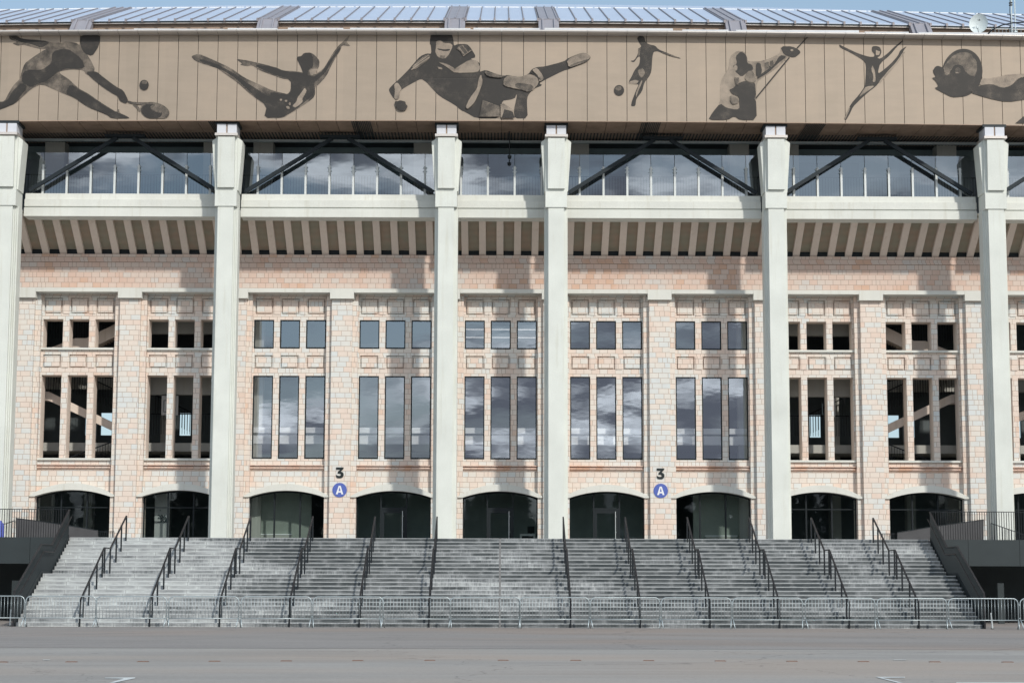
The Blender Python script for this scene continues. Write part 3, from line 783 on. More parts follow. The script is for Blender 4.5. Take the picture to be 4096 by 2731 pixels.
figure('dark halftone print of a tennis player lunging with a racket', 1, [
 (2, [(120,105),(215,100),(290,155),(420,165),(600,180),(680,205),(830,205),(700,260),(600,300),(480,280),(340,240),(280,240),(235,250),(165,215),(220,205),(225,190),(130,165)]),
 (2, [(600,300),(850,195),(1000,200),(1110,260),(1180,380),(1240,480),(1280,570),(1230,640),(1160,640),(1120,575),(960,565),(810,590),(800,620),(930,700),(1000,770),(1070,830),(1200,900),(1340,1000),(1500,1100),(1560,1140),(1600,1090),(1605,1150),(1720,1200),(1745,1228),(1500,1228),(1440,1180),(1180,1080),(1000,950),(800,870),(560,760),(420,830),(300,940),(200,1030),(80,1080),(-60,1130),(-60,1000),(60,1000),(120,880),(180,780),(270,690),(290,600),(330,490),(420,420)]),
 (3, [(130,110),(210,105),(290,160),(600,182),(670,210),(560,280),(420,225),(280,200),(180,150)]),
 (3, [(1085,95),(1350,95),(1335,230),(1310,290),(1240,390),(1130,350),(1080,250)]),
 (3, [(700,330),(900,280),(1100,420),(1150,560),(900,550),(780,600),(620,730),(560,745),(420,810),(290,740),(310,600),(400,570),(560,580),(700,480)]),
 (3, [(950,760),(1070,840),(1300,980),(1500,1110),(1720,1205),(1740,1226),(1500,1226),(1440,1175),(1180,1070),(1000,940),(880,880)]),
 (3, [(290,740),(380,800),(200,1020),(20,1090),(-60,1120),(-60,1020),(100,990),(160,870)]),
 (3, [(1150,600),(1290,590),(1400,680),(1560,800),(1660,850),(1720,970),(1720,1000),(1690,1030),(1610,990),(1590,930),(1480,870),(1350,780),(1230,680)]),
 (2, [(1720,985),(1800,1010),(2100,1010),(2100,1040),(1850,1045),(1720,1020)]),
 (2, [(1780,1035),(1850,1055),(1900,1120),(1880,1140),(1830,1080)]),
 (2, [(x, min(y, 1228)) for x, y in ell(2085, 1122, 198, 108, 14)]),
 (3, [(x, min(y, 1226)) for x, y in ell(2040, 1135, 145, 95, 14)]),
 (2, ell(2110, 1100, 90, 40, 20)),
 (3, ell(1940, 778, 62, 68)), (2, ell(1945, 745, 38, 24))])
figure('dark halftone print of a gymnast leaning back with one leg raised', 2, [
 (2, [(80,390),(180,355),(340,420),(620,550),(800,680),(1000,770),(1150,840),(1300,880),(1380,900),(1420,850),(1425,710),(1300,690),(1170,640),(1000,580),(900,510),(840,525),(780,515),(740,505),(770,490),(680,425),(800,440),(900,460),(1170,525),(1320,585),(1480,590),(1590,610),(1595,590),(1550,520),(1540,450),(1500,430),(1510,395),(1560,390),(1600,345),(1690,340),(1750,380),(1810,450),(1800,550),(1740,600),(1740,640),(1850,570),(1900,500),(1980,360),(2060,250),(2130,190),(2215,100),(2200,150),(2170,200),(2230,260),(2110,240),(2090,310),(2000,450),(1900,660),(1790,780),(1750,800),(1750,900),(1720,960),(1500,1110),(1430,1150),(1310,1222),(1060,1222),(1100,1060),(900,920),(700,740),(500,600),(430,550),(260,500),(130,450)]),
 (3, [(200,420),(420,490),(640,610),(900,790),(1150,950),(1150,860),(1380,910),(1430,880),(1420,700),(1200,640),(900,500),(1200,530),(1330,590),(1600,620),(1700,660),(1740,660),(1860,580),(1960,420),(2080,260),(2090,300),(1980,450),(1880,620),(1770,720),(1740,740),(1740,900),(1650,970),(1560,1050),(1500,1100),(1300,1215),(1070,1215),(1105,1060),(900,900),(700,700),(480,560),(300,500),(200,460)]),
 (3, [(1505,430),(1520,395),(1560,395),(1600,345),(1690,345),(1720,400),(1725,540),(1660,560),(1650,640),(1590,630),(1560,540)]),
 (1, [(1585,850),(1610,810),(1640,860),(1575,960),(1585,1000),(1520,1060),(1480,1080),(1440,1060),(1500,1000),(1510,950)]),
 (1, [(1670,570),(1720,560),(1790,560),(1720,650),(1680,640)]),
 (1, ell(1290, 975, 16, 14)), (1, ell(1360, 990, 18, 14)), (1, ell(1385, 1080, 26, 18, 30)), (1, ell(1410, 1030, 14, 20))])
figure('large dark halftone print of a diving goalkeeper in a dark jersey', 3, [
 (3, [(545,66),(765,66),(785,130),(790,200),(830,180),(930,180),(970,220),(1030,320),(960,340),(1060,370),(1075,440),(1060,480),(1130,455),(1240,500),(1330,520),(1360,510),(1500,535),(1590,500),(1620,450),(1680,425),(1760,420),(1970,365),(2010,330),(2160,270),(2220,285),(2255,320),(2230,360),(2020,450),(1960,465),(1750,570),(1700,600),(1740,620),(1640,660),(1580,730),(1570,800),(1580,975),(1440,975),(1430,890),(1465,730),(1460,715),(1440,765),(1290,790),(1290,975),(1030,975),(910,905),(870,890),(800,830),(640,740),(560,660),(500,590),(440,550),(360,590),(240,660),(210,690),(205,770),(150,770),(100,690),(95,660),(140,610),(200,560),(300,460),(350,400),(430,310),(500,280),(550,285),(545,200),(530,170)]),
 (1, [(600,150),(650,140),(680,170),(750,170),(780,200),(740,290),(690,340),(620,320),(590,270),(600,200)]),
 (3, [(610,225),(690,240),(750,230),(745,250),(690,258),(620,240)]),
 (2, [(640,300),(700,305),(690,335),(640,325)]),
 (1, [(820,430),(960,345),(1040,355),(1075,440),(1040,485),(800,490),(790,460)]),
 (1, [(615,370),(720,395),(800,440),(800,490),(770,470),(700,415)]),
 (1, [(612,420),(665,435),(665,455),(625,445)]),
 (1, [(150,610),(190,590),(235,660),(210,690),(205,770),(150,770),(160,680)]),
 (2, [(380,380),(500,290),(540,300),(530,340),(400,440),(330,460)]),
 (1, line(335, 455, 530, 320, 10)), (1, line(350, 425, 520, 300, 8)),
 (2, [(810,230),(880,185),(930,190),(980,250),(890,310),(850,250)]),
 (1, line(840, 215, 900, 290, 12)), (1, line(880, 195, 940, 270, 10)), (1, line(890, 310, 980, 245, 12)),
 (1, [(1320,560),(1370,515),(1500,540),(1590,500),(1680,530),(1700,600),(1620,690),(1450,660),(1320,630)]),
 (2, [(1440,600),(1600,610),(1650,640),(1600,700),(1450,650)]),
 (1, [(1620,460),(1680,435),(1740,520),(1750,560),(1700,590),(1690,520)]),
 (3, line(1610, 480, 1715, 560, 14)),
 (1, [(1995,350),(2160,272),(2220,288),(2255,322),(2200,370),(2020,440)]),
 (2, [(2020,440),(2040,400),(2200,350),(2240,345),(2200,375)]),
 (1, [(1080,500),(1100,590),(1060,700),(1010,810),(940,880),(915,860),(960,760),(1040,660),(1050,570)]),
 (2, [(1110,470),(1240,505),(1330,525),(1290,545),(1150,530)]),
 (2, [(1100,780),(1280,850),(1280,960),(1060,960)]),
 (1, [(1290,800),(1430,885),(1425,910),(1350,880),(1320,930),(1300,970),(1288,970)]),
 (3, [(1330,880),(1420,910),(1440,975),(1300,975)]),
 (3, [(155,800),(190,795),(215,785),(275,800),(275,825),(300,850),(270,895),(200,895),(170,855)])])
figure('small dark halftone print of a footballer kicking a ball', 4, [
 (3, [(355,120),(400,90),(440,110),(455,170),(500,195),(560,205),(600,250),(700,290),(845,345),(845,355),(740,330),(640,290),(590,270),(545,275),(530,330),(520,500),(490,560),(440,620),(415,720),(350,800),(340,885),(290,885),(300,830),(350,700),(380,640),(330,640),(265,630),(270,600),(300,550),(330,480),(385,420),(395,330),(370,330),(325,395),(280,378),(330,370),(370,300),(375,240),(410,215),(385,180)]),
 (2, [(372,240),(400,228),(385,330),(370,320)]), (1, [(270,610),(330,590),(380,600),(350,640),(265,632)]),
 (2, [(370,470),(430,460),(450,520),(410,570),(380,540)]), (1, [(385,640),(410,590),(420,610),(370,720),(350,790),(345,740)]),
 (2, [(640,275),(740,305),(845,350),(740,328),(640,290)]),
 (3, ell(157, 708, 57, 60)), (2, ell(150, 685, 34, 28))])
figure('halftone print of a masked fencer thrusting a foil', 4, [
 (1, [(1395,330),(1480,262),(1560,275),(1590,330),(1600,385),(1740,380),(1840,350),(1960,290),(1970,215),(2100,215),(2180,260),(2190,290),(2120,345),(2060,320),(1960,430),(1820,530),(1700,610),(1690,800),(1700,1040),(1510,1040),(1450,995),(1370,1040),(1155,1040),(1200,960),(1290,850),(1290,650),(1310,570),(1390,450)]),
 (3, [(1460,330),(1520,270),(1585,310),(1590,400),(1650,420),(1660,480),(1600,500),(1530,560),(1460,500),(1430,430),(1480,410)]),
 (1, ell(1462, 455, 22, 32)),
 (3, [(1965,215),(2100,215),(2180,260),(2190,290),(2120,345),(2000,310)]), (1, ell(2092, 258, 16, 12)),
 (3, [(1155,1040),(1200,960),(1290,850),(1360,905),(1480,925),(1510,900),(1500,840),(1600,800),(1690,790),(1700,1040),(1510,1040),(1450,995),(1370,1040)]),
 (3, [(1390,700),(1440,680),(1470,640),(1560,600),(1680,600),(1690,800),(1600,820),(1500,860),(1500,780),(1420,750)]),
 (3, [(1690,590),(1830,510),(1940,400),(2040,330),(1960,310),(1880,440),(1820,430),(1790,500),(1720,540)]),
 (3, [(1690,400),(1740,400),(1760,500),(1720,560),(1690,540)]), (2, [(1790,400),(1830,390),(1840,460),(1790,500)]), (2, [(1850,380),(1880,370),(1890,430),(1850,450)]),
 (2, [(1590,500),(1650,480),(1690,590),(1680,620),(1610,620),(1560,580)]), (2, [(1400,760),(1480,790),(1500,850),(1430,870),(1400,830)]),
 (2, [(1450,560),(1500,570),(1490,650),(1460,640)]),
 (3, line(2064, 340, 1690, 795, 15)), (3, line(2150, 236, 2272, 100, 15))])
figure('small dark halftone print of a leaping gymnast with arms spread', 5, [
 (3, [(160,200),(250,245),(390,310),(520,350),(580,350),(585,320),(550,280),(555,230),(600,220),(650,235),(670,290),(650,340),(615,360),(650,375),(740,310),(820,230),(930,145),(900,190),(850,230),(770,330),(650,430),(625,530),(640,545),(770,440),(860,340),(890,270),(970,220),(940,260),(900,330),(830,430),(740,520),(650,640),(600,700),(520,760),(420,850),(330,940),(290,1030),(245,1105),(225,1080),(260,1000),(310,900),(400,800),(470,700),(480,600),(485,440),(450,390),(300,300),(180,245)]),
 (1, [(560,440),(590,520),(600,640),(560,650),(575,580),(545,500)]), (1, [(485,700),(590,690),(530,740),(450,790),(400,830),(440,760)]),
 (1, [(700,570),(850,420),(930,290),(950,290),(850,430),(740,560),(650,660),(640,640)]), (1, [(600,270),(650,290),(640,330),(600,330)]),
 (1, [(225,1080),(260,1000),(290,940),(300,950),(260,1040),(240,1090)])])
figure('dark halftone print of a hand and arm holding a discus', 5, [
 (3, ell(1620, 540, 240, 288, 12)),
 (2, [(1400,600),(1380,520),(1430,420),(1520,330),(1620,290),(1720,310),(1790,400),(1800,500),(1760,600),(1700,560),(1640,500),(1560,440),(1490,500),(1450,600)]),
 (3, ell(1570, 520, 75, 80)), (2, ell(1570, 515, 32, 40)), (1, ell(1560, 540, 18, 10)),
 (3, [(1300,470),(1330,455),(1400,480),(1420,580),(1500,540),(1700,560),(1850,620),(1820,700),(1700,770),(1600,825),(1500,830),(1400,780),(1290,720),(1340,700),(1310,640),(1260,600),(1310,590),(1270,520)]),
 (3, [(1700,770),(1820,690),(1960,670),(2100,720),(2200,690),(2280,610),(2400,580),(2640,560),(2640,840),(2400,850),(2150,888),(1920,840)]),
 (1, [(1850,610),(2000,600),(2150,560),(2400,550),(2400,575),(2280,605),(2200,690),(2100,720),(1960,668),(1820,690)]),
 (3, [(2250,1140),(2352,1050),(2640,960),(2640,1140)])])
# ------------------------------------------------------------------ roof above the drum
YR, YT = 26., 34.6
def sr(x, k=1.): return x*x/900.*k
zre = zat(79, YR); zrt = zat(31, YT)
def rp(x, t):     # point on the lower roof sheet, t 0..1 from eaves to top; bays converge slightly
    xx = x*(1-.012*t); return (xx, YR+(YT-YR)*t+sr(x), zre+(zrt-zre)*t-.0)
XR = 7*GR
edges = [-XR-4] + [s for s in (-31.46, -21.78, -12.1, -2.42, 2.42, 12.1, 21.78, 31.46)] + [XR+4]
for a, b in zip(edges, edges[1:]):
    mb = MB(); n = max(1, round((b-a)/.93)); gi = .55
    a2, b2 = a+gi, b-gi
    for k in range(n):
        xa = a2+(b2-a2)*k/n; xb = a2+(b2-a2)*(k+1)/n
        A, B_, C_, D_ = rp(xa, 0), rp(xb, 0), rp(xb, 1), rp(xa, 1)
        dn = lambda p: (p[0], p[1], p[2]-.05)
        mb.hexa([dn(A), dn(B_), dn(C_), dn(D_)], [A, B_, C_, D_])
    pn = mb.build('roof_glazing', m_roofp, stad)
    rb = MB()
    for k in range(n+1):
        x = a2+(b2-a2)*k/n; A, D_ = rp(x, -.01), rp(x, 1)
        rb.beam((A[0], A[1], A[2]+.03), (D_[0], D_[1], D_[2]+.03), .05, .05)
        rb.box(A[0]-.05, A[0]+.05, A[1]-.08, A[1]+.02, A[2]-.10, A[2]+.07)
    rb.build('roof_rib', m_roofr, pn)
    # fascia and edge under the glazing
    mb = MB(); k = 8
    for q in range(k):
        xa = a+(b-a)*q/k; xb = a+(b-a)*(q+1)/k; A, B_ = rp(xa, 0), rp(xb, 0)
        mb.hexa([(A[0], A[1]+.25, A[2]-2.2), (B_[0], B_[1]+.25, B_[2]-2.2), (B_[0], B_[1]+.6, B_[2]-2.2), (A[0], A[1]+.6, A[2]-2.2)], [(A[0], A[1]+.25, A[2]-.18), (B_[0], B_[1]+.25, B_[2]-.18), (B_[0], B_[1]+.6, B_[2]-.18), (A[0], A[1]+.6, A[2]-.18)])
    mb.build('roof_fascia', m_fascia, stad)
    mb = MB()
    for q in range(k):
        xa = a+(b-a)*q/k; xb = a+(b-a)*(q+1)/k; A, B_ = rp(xa, 0), rp(xb, 0)
        mb.hexa([(A[0], A[1], A[2]-.11), (B_[0], B_[1], B_[2]-.11), (B_[0], B_[1]+.7, B_[2]-.11), (A[0], A[1]+.7, A[2]-.11)], [(A[0], A[1], A[2]-.055), (B_[0], B_[1], B_[2]-.055), (B_[0], B_[1]+.7, B_[2]-.055), (A[0], A[1]+.7, A[2]-.055)])
    mb.build('roof_edge', m_dark, stad)
    mb = MB()
    for q in range(k):
        xa = a+(b-a)*q/k; xb = a+(b-a)*(q+1)/k; A, B_ = rp(xa, 0), rp(xb, 0)
        mb.hexa([(A[0], A[1]+.05, A[2]-.17), (B_[0], B_[1]+.05, B_[2]-.17), (B_[0], B_[1]+.7, B_[2]-.17), (A[0], A[1]+.7, A[2]-.17)], [(A[0], A[1]+.05, A[2]-.115), (B_[0], B_[1]+.05, B_[2]-.115), (B_[0], B_[1]+.7, B_[2]-.115), (A[0], A[1]+.7, A[2]-.115)])
    mb.build('eaves_trim', m_gutter, stad)
for x in edges[1:-1]:
    mb = MB(); A, D_ = rp(x, 0), rp(x, 1.02)
    mb.beam((A[0], A[1], A[2]-.02), (D_[0], D_[1], D_[2]-.02), .98, .12)
    for s in (-.44, .44, 0): mb.beam((A[0]+s, A[1], A[2]+.06), (D_[0]+s, D_[1], D_[2]+.06), .07, .08)
    mb.beam((A[0], A[1]+.1, A[2]-.1), (x*1.002, A[1]-3.2, A[2]-3.4), 1.05, .3)
    for s in (-.3, .3): mb.beam((A[0]+s, A[1], A[2]-.04), (x*1.002+s, A[1]-3.3, A[2]-3.3), .08, .3)
    mb.build('roof_girder', m_girder, stad)
# crown strip along the top of the roof
mb = MB(); mb2 = MB(); n = 72; X0 = -XR-4
zc2 = zat(17, 44.)
for q in range(n):
    xa = X0+(-2*X0)*q/n; xb = X0+(-2*X0)*(q+1)/n; A, B_ = rp(xa, 1), rp(xb, 1)
    mb.hexa([(A[0]+.05, A[1]+.05, A[2]-.05), (B_[0]-.05, B_[1]+.05, B_[2]-.05), (B_[0]-.05, B_[1]+.5, B_[2]+.05), (A[0]+.05, A[1]+.5, A[2]+.05)], [(A[0]+.05, A[1]+.22, A[2]+.12), (B_[0]-.05, B_[1]+.22, B_[2]+.12), (B_[0]-.05, B_[1]+.5, B_[2]+.14), (A[0]+.05, A[1]+.5, A[2]+.14)])
    ya2, yb2 = 44+sr(xa, 1.6), 44+sr(xb, 1.6)
    mb2.hexa([(A[0], A[1]+.3, A[2]-.1), (B_[0], B_[1]+.3, B_[2]-.1), (B_[0], yb2, zc2-.15), (A[0], ya2, zc2-.15)], [(A[0], A[1]+.3, A[2]+.1), (B_[0], B_[1]+.3, B_[2]+.1), (B_[0], yb2, zc2), (A[0], ya2, zc2)])
    0 and mb2.box(A[0]-.05, A[0]+.05, ya2-.6, ya2-.4, zc2-.1, zc2+.05)
mb.build('roof_crown', m_memb, stad); mb2.build('upper_roof', m_roofp, stad)
mb = MB(); x = -XE
while x < XE:
    w = 2+rnd.random()*4; z_ = zat(114, 14.)
    mb.box(x, x+w, 14.0+sag(x), 15+sag(x), ZCT+.04, z_+sag(x)*-.12+rnd.random()*.03); x += w+.5*rnd.random()
mb.build('roof_membrane', m_memb, stad)
# ------------------------------------------------------------------ interiors
YI = YP+1.26
mb = MB().box(-11.9, 11.9, 23, 23.2, PZ-.1, zat(1200, 20.))
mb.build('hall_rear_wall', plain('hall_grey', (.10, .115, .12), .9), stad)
# white gallery slab edges inside the glazed hall
za, zb_, zc_, zd_ = zat(1711, 17.8), zat(1733, 17.8), zat(1741, 17.95), zat(1777, 17.95)
MB().box(-11.8, 11.8, 17.8, 18.1, zb_, za).build('hall_balcony_rail', m_inwhite, stad)
MB().box(-11.8, 11.8, 17.95, 22.9, zd_, zc_).build('hall_balcony_slab', m_inwhite, stad)
MB().box(-11.8, 11.8, 18.75, 22.9, zat(1455, 18.7), zat(1425, 18.7)).build('hall_ceiling_slab', m_incon, stad)
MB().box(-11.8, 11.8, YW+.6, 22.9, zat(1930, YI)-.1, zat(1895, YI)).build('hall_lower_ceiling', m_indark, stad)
for x in (-11.3, -7.6, -2.7, 2.7, 7.6, 11.3):
    MB().box(x-.3, x+.3, 18.0, 18.5, PZ, zat(1200, 18.)).build('hall_column', m_incon, stad)
m_lin = plain('lobby_panel', (.26, .29, .26), .7)
for x0_, x1_ in ((-11.2, -8.7), (8.9, 11.3)): MB().box(x0_, x1_, 18.3, 18.4, PZ, zat(1935, 18.3)).build('lobby_partition', m_lin, stad)
MB().box(-8., 8., 20.4, 20.5, PZ, zat(1935, 20.)).build('lobby_rear_partition', plain('lobby_dark', (.30, .36, .35), .7), stad)
for x in (-12., 12.): MB().box(x-.14, x+.14, YW+.3, 23, PZ, zat(1200, 20.)).build('hall_end_wall', m_indark, stad)
mb = MB()
for vv in (1340, 1372):
    z_ = zat(vv-22, 19.5); mb.box(-2.3, 2.3, 19.5, 19.6, z_, z_+.018)
lt = Mat('ceiling_light'); em = lt.nt.nodes.new('ShaderNodeEmission'); em.inputs[0].default_value = (1, .97, .92, 1); em.inputs[1].default_value = .9; lt.nt.links.new(em.outputs[0], lt.out.inputs[0])
mb.build('hall_light_line', lt.m, stad)
# open stair towers on both sides
for sx in (-1, 1):
    mb = MB()
    lo_, hi_ = 12.2, XE
    def bx(x0, x1, *a):
        mb.box(min(sx*x0, sx*x1), max(sx*x0, sx*x1), *a)
    # rear wall with openings to daylight
    z1700, z1740, z1650 = zat(1768, 22), zat(1735, 22), zat(1655, 22)
    xo = [(14.95, 15.5), (18.75, 19.3), (19.8, 20.05), (24.6, 25.2)]
    bx(lo_, hi_, 22., 22.2, PZ, zat(1745, 22.)); bx(lo_, hi_, 22., 22.2, z1650, zat(1180, 22.))
    prev = lo_
    for a, b in xo: bx(prev, a, 22., 22.2, zat(1745, 22.), z1650); prev = b
    bx(prev, hi_, 22., 22.2, zat(1745, 22.), z1650)
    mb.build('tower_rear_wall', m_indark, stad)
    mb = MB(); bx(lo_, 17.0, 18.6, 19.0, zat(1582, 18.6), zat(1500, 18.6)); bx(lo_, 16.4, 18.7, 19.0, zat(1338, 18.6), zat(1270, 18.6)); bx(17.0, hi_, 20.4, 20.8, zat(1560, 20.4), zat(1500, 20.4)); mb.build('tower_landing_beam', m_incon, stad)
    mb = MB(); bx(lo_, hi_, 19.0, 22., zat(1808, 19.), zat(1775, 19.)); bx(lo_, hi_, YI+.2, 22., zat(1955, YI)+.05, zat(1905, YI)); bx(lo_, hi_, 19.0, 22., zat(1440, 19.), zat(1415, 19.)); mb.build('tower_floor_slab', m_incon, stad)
    def fl(x0, z0, x1, z1, y, h=.42, w=.9):
        mb = MB()
        a = Vector((sx*x0, y, z0)); b = Vector((sx*x1, y, z1))
        mb.hexa([(a.x, y, a.z-h), (b.x, y, b.z-h), (b.x, y+w, b.z-h), (a.x, y+w, a.z-h)], [(a.x, y, a.z), (b.x, y, b.z), (b.x, y+w, b.z), (a.x, y+w, a.z)])
        mb.build('stair_flight', m_rib, stad)
    # lower flight, its front stringer catches the light: rises outward
    zA = at(464, 1695, 18.3); zB = at(194, 1566, 18.3)
    fl(abs(zA.x), zA.z, abs(zB.x), zB.z, 18.3, .40); fl(abs(zB.x), zB.z, 23.5, zB.z+.15, 18.3, .40)
    fl(abs(zA.x), zA.z, 17.0, zA.z-.1, 18.3, .40)
    uA = at(470, 1340, 18.4); uB = at(290, 1420, 18.4)
    up_ = [at(u, v, 18.4) for u, v in ((200, 1392), (300, 1352), (345, 1352), (480, 1286), (560, 1247))]
    for pa, pb in zip(up_, up_[1:]): fl(abs(pa.x), pa.z, abs(pb.x), pb.z, 18.4, .6)
    fl(14., zat(1905, 18.2), 12.4, zat(1905, 18.2)+.3, 18.2, .3)
    fl(22.2, zat(1700, 18.4), 27., zat(1560, 18.4), 18.4, .4); fl(27., zat(1560, 18.4), 31., zat(1700, 18.4), 18.4, .4)
    def fr(x0, z0, x1, z1, y, h=.95, sp=.12):
        mb = MB()
        n = int(abs(x1-x0)/sp)
        for i in range(n+1):
            x = x0+(x1-x0)*i/n; z = z0+(z1-z0)*i/n
            mb.box(sx*x-.009, sx*x+.009, y-.02, y+.02, z, z+h)
        mb.beam((sx*x0, y, z0+h), (sx*x1, y, z1+h), .04, .05); mb.build('stair_railing', m_rail, stad)
    fr(abs(zA.x), zA.z+.6, abs(zB.x), zB.z+.6, 19.4); fr(17.1, zat(1505+100, 19.4), 21.5, zat(1505+60, 19.4), 19.9)
    lA = at(464, 1812, 18.2); lB = at(215, 1837+20, 18.2)
    fr(abs(lA.x), lA.z-.35, abs(lB.x), lB.z-.9, 18.2); fr(abs(lA.x), lA.z-.9, abs(lB.x), lB.z-1.5, 18.6)
    fr(13., zat(1740, 19.5), 16.4, zat(1740, 19.5), 19.5); fr(14.5, zat(1740, 20.5), 16.4, zat(1740, 20.5)+.9, 20.5)
    fr(17.2, zat(1400, 19.), 21.4, zat(1355, 19.), 19.)
    mb = MB(); bx(19.35, 19.75, 20.9, 21.5, PZ, zat(1500, 21)); bx(15.7, 16.2, 20.9, 21.5, PZ, zat(1500, 21)); bx(12.6, 13.2, 20.9, 21.5, PZ, zat(1190, 21)); bx(22.2, 22.8, 20.4, 21., PZ, zat(1190, 21)); mb.build('tower_column', m_incon, stad)
MB().box(-XE, XE, YI, 24, zat(1168, 17.5), zat(1168, 17.5)+.3).build('attic_slab', m_indark, stad)
# ------------------------------------------------------------------ signs
def textmesh(body, size, x, y, z, name, mat, parent, ext=.01, bold=0.012, align='CENTER'):
    cu = bpy.data.curves.new('t', 'FONT'); cu.body = body; cu.size = size; cu.extrude = ext; cu.offset = bold; cu.align_x = align; cu.align_y = 'CENTER'
    ob = bpy.data.objects.new('t', cu); C.objects.link(ob)
    dg = bpy.context.evaluated_depsgraph_get(); me = bpy.data.meshes.new_from_object(ob.evaluated_get(dg))
    bpy.data.objects.remove(ob)
    me.transform(Matrix.Rotation(math.pi/2, 4, 'X'))
    off = WL[parent.name]; me.transform(Matrix.Translation((x-off[0], y-off[1], z-off[2])))
    me.materials.clear(); me.materials.append(mat)
    o = bpy.data.objects.new(name, me); C.objects.link(o); o.parent = parent; WL[o.name] = off
    return o
for sx, (u0, v0), (u1, v1), nm in ((-1, (1360, 1890), (1360, 1959), 'left'), (1, (2630, 1894), (2630, 1962), 'right')):
    x = sx*1.5*GR; ys_ = YP
    zc = at(u0, v0, YP).z; w, h = .36, .49
    t = thing('entrance_number', 'black metal numeral 3 on the stone pilaster %s of the middle entrances' % nm, 'number sign', (x, YP, zc-h/2), 'entrance numbers on the pilasters')
    P = [(.02,0),(.96,0),(.96,-.12),(.62,-.38),(.82,-.43),(.96,-.56),(.98,-.72),(.90,-.88),(.72,-.98),(.48,-1.0),(.24,-.98),(.04,-.90),(.04,-.68),(.22,-.76),(.42,-.79),(.57,-.77),(.64,-.69),(.60,-.61),(.46,-.57),(.24,-.57),(.24,-.42),(.54,-.20),(.02,-.20)]
    MB().prism_y([(x-w/2+px*w, zc+h/2+pz*h) for px, pz in P], YP-.035, YP+.0).build('numeral', m_sign, t)
    z2 = at(u1, v1, YP).z; r_ = .325
    t = thing('sector_sign', 'round blue sign with white letter A below the numeral on the %s pilaster' % nm, 'sign', (x, YP, z2-r_), 'blue letter signs on the pilasters')
    MB().prism_y([(x+r_*math.cos(a), z2+r_*math.sin(a)) for a in [2*math.pi*k/40 for k in range(40)]], YP-.03, YP).build('disc', m_blue, t)
    s_ = .38; A = [(-.36, -.5), (-.13, .5), (.13, .5), (.40, -.5), (.16, -.5), (.105, -.27), (-.11, -.27), (-.16, -.5)]
    l = MB()
    # letter A with its counter: two legs, a crossbar and the apex
    for poly in ([(-.44, -.5), (-.21, -.5), (.03, .5), (-.12, .5)], [(.44, -.5), (.21, -.5), (-.03, .5), (.12, .5)], [(-.2, -.30), (.2, -.30), (.16, -.12), (-.16, -.12)]):
        l.prism_y([(x+px*s_, z2+pz*s_) for px, pz in poly], YP-.04-.001*len(l.v)/8, YP-.031)
    l.build('letter', m_signw, t)
# hanging banners inside
def banner(u0, v0, u1, v1, y, lb, lines, box3=False):
    a = at(u0, v0, y); b = at(u1, v1, y)
    t = thing('hanging_banner', lb, 'banner', ((a.x+b.x)/2, y, b.z))
    MB().box(a.x, b.x, y, y+.02, b.z, a.z).build('fabric', m_banner, t)
    for txt, u, v, s in lines:
        p = at(u, v, y); textmesh(txt, s, p.x, y-.012, p.z, 'lettering', m_bltx, t, .004, s*.03)
    if box3:
        p = at(lines[0][1], lines[0][2], y); w = .28; f = MB()
        for q in ((-w, w, w-.03, w), (-w, w, -w, -w+.03)): f.box(p.x+q[0], p.x+q[1], y-.01, y-.002, p.z+q[2], p.z+q[3])
        f.box(p.x-w, p.x-w+.03, y-.01, y-.002, p.z-w+.03, p.z+w-.03).box(p.x+w-.03, p.x+w, y-.01, y-.002, p.z-w+.03, p.z+w-.03)
        f.build('number_frame', m_bltx, t)
    MB().tube([(a.x, y+.01, a.z+.02), (b.x, y+.01, a.z+.02)], .02).build('hanging_rod', m_rail, t)
banner(647, 1582, 712, 1660, 18.4, 'grey hanging banner with framed numeral 3 inside the left open window', [('3', 678, 1624, .5)], True)
banner(3300, 1592, 3341, 1668, 18.4, 'grey hanging banner with framed numeral 3 inside the right open window', [('3', 3312, 1634, .5)], True)
banner(621, 1965, 675, 2170, YP+1.5, 'tall grey banner reading 206..208 behind the arched window glass', [('206..', 652, 2067, .26), ('..208', 652, 2081, .26), ('A', 641, 2040, .1)])
# items seen behind the ground floor glass
p = at(2080, 2134, 18.6); q = at(2140, 2160, 18.6)
t = thing('screening_machine', 'pale box of a baggage screening machine behind the middle entrance glass', 'machine', ((p.x+q.x)/2, 18.6, PZ))
MB().box(p.x, q.x, 18.6, 19.3, PZ, p.z-.08).box(p.x, q.x, 18.58, 19.3, p.z-.08, p.z).build('housing', m_inwhite, t)
MB().box(p.x+.08, q.x-.08, 18.55, 18.59, PZ+.02, p.z-.1).build('opening', m_frame, t)
p = at(2110, 2104, 18.9); q = at(2138, 2131, 18.9)
t = thing('monitor', 'dark computer monitor above the baggage screening machine', 'monitor', ((p.x+q.x)/2, 18.9, q.z))
MB().box(p.x, q.x, 18.9, 18.94, q.z, p.z).build('screen', m_frame, t); MB().box((p.x+q.x)/2-.03, (p.x+q.x)/2+.03, 18.92, 18.96, PZ+.2, q.z).build('stand', m_frame, t)
for u0, u1, v, y, lb in ((1036, 1167, 2134, 18.2, 'low pale counter behind the arched glass left of the entrances'), (2820, 2950, 2140, 18.2, 'low pale counter behind the arched glass right of the entrances')):
    p = at(u0, v, y); q = at(u1, v, y)
    t = thing('counter', lb, 'counter', ((p.x+q.x)/2, y, PZ), 'low counters behind glass')
    MB().box(p.x+.03, q.x-.03, y+.02, y+.5, PZ, p.z-.04).build('body', m_incon, t); MB().box(p.x, q.x, y, y+.54, p.z-.04, p.z).build('counter_top', m_inwhite, t)
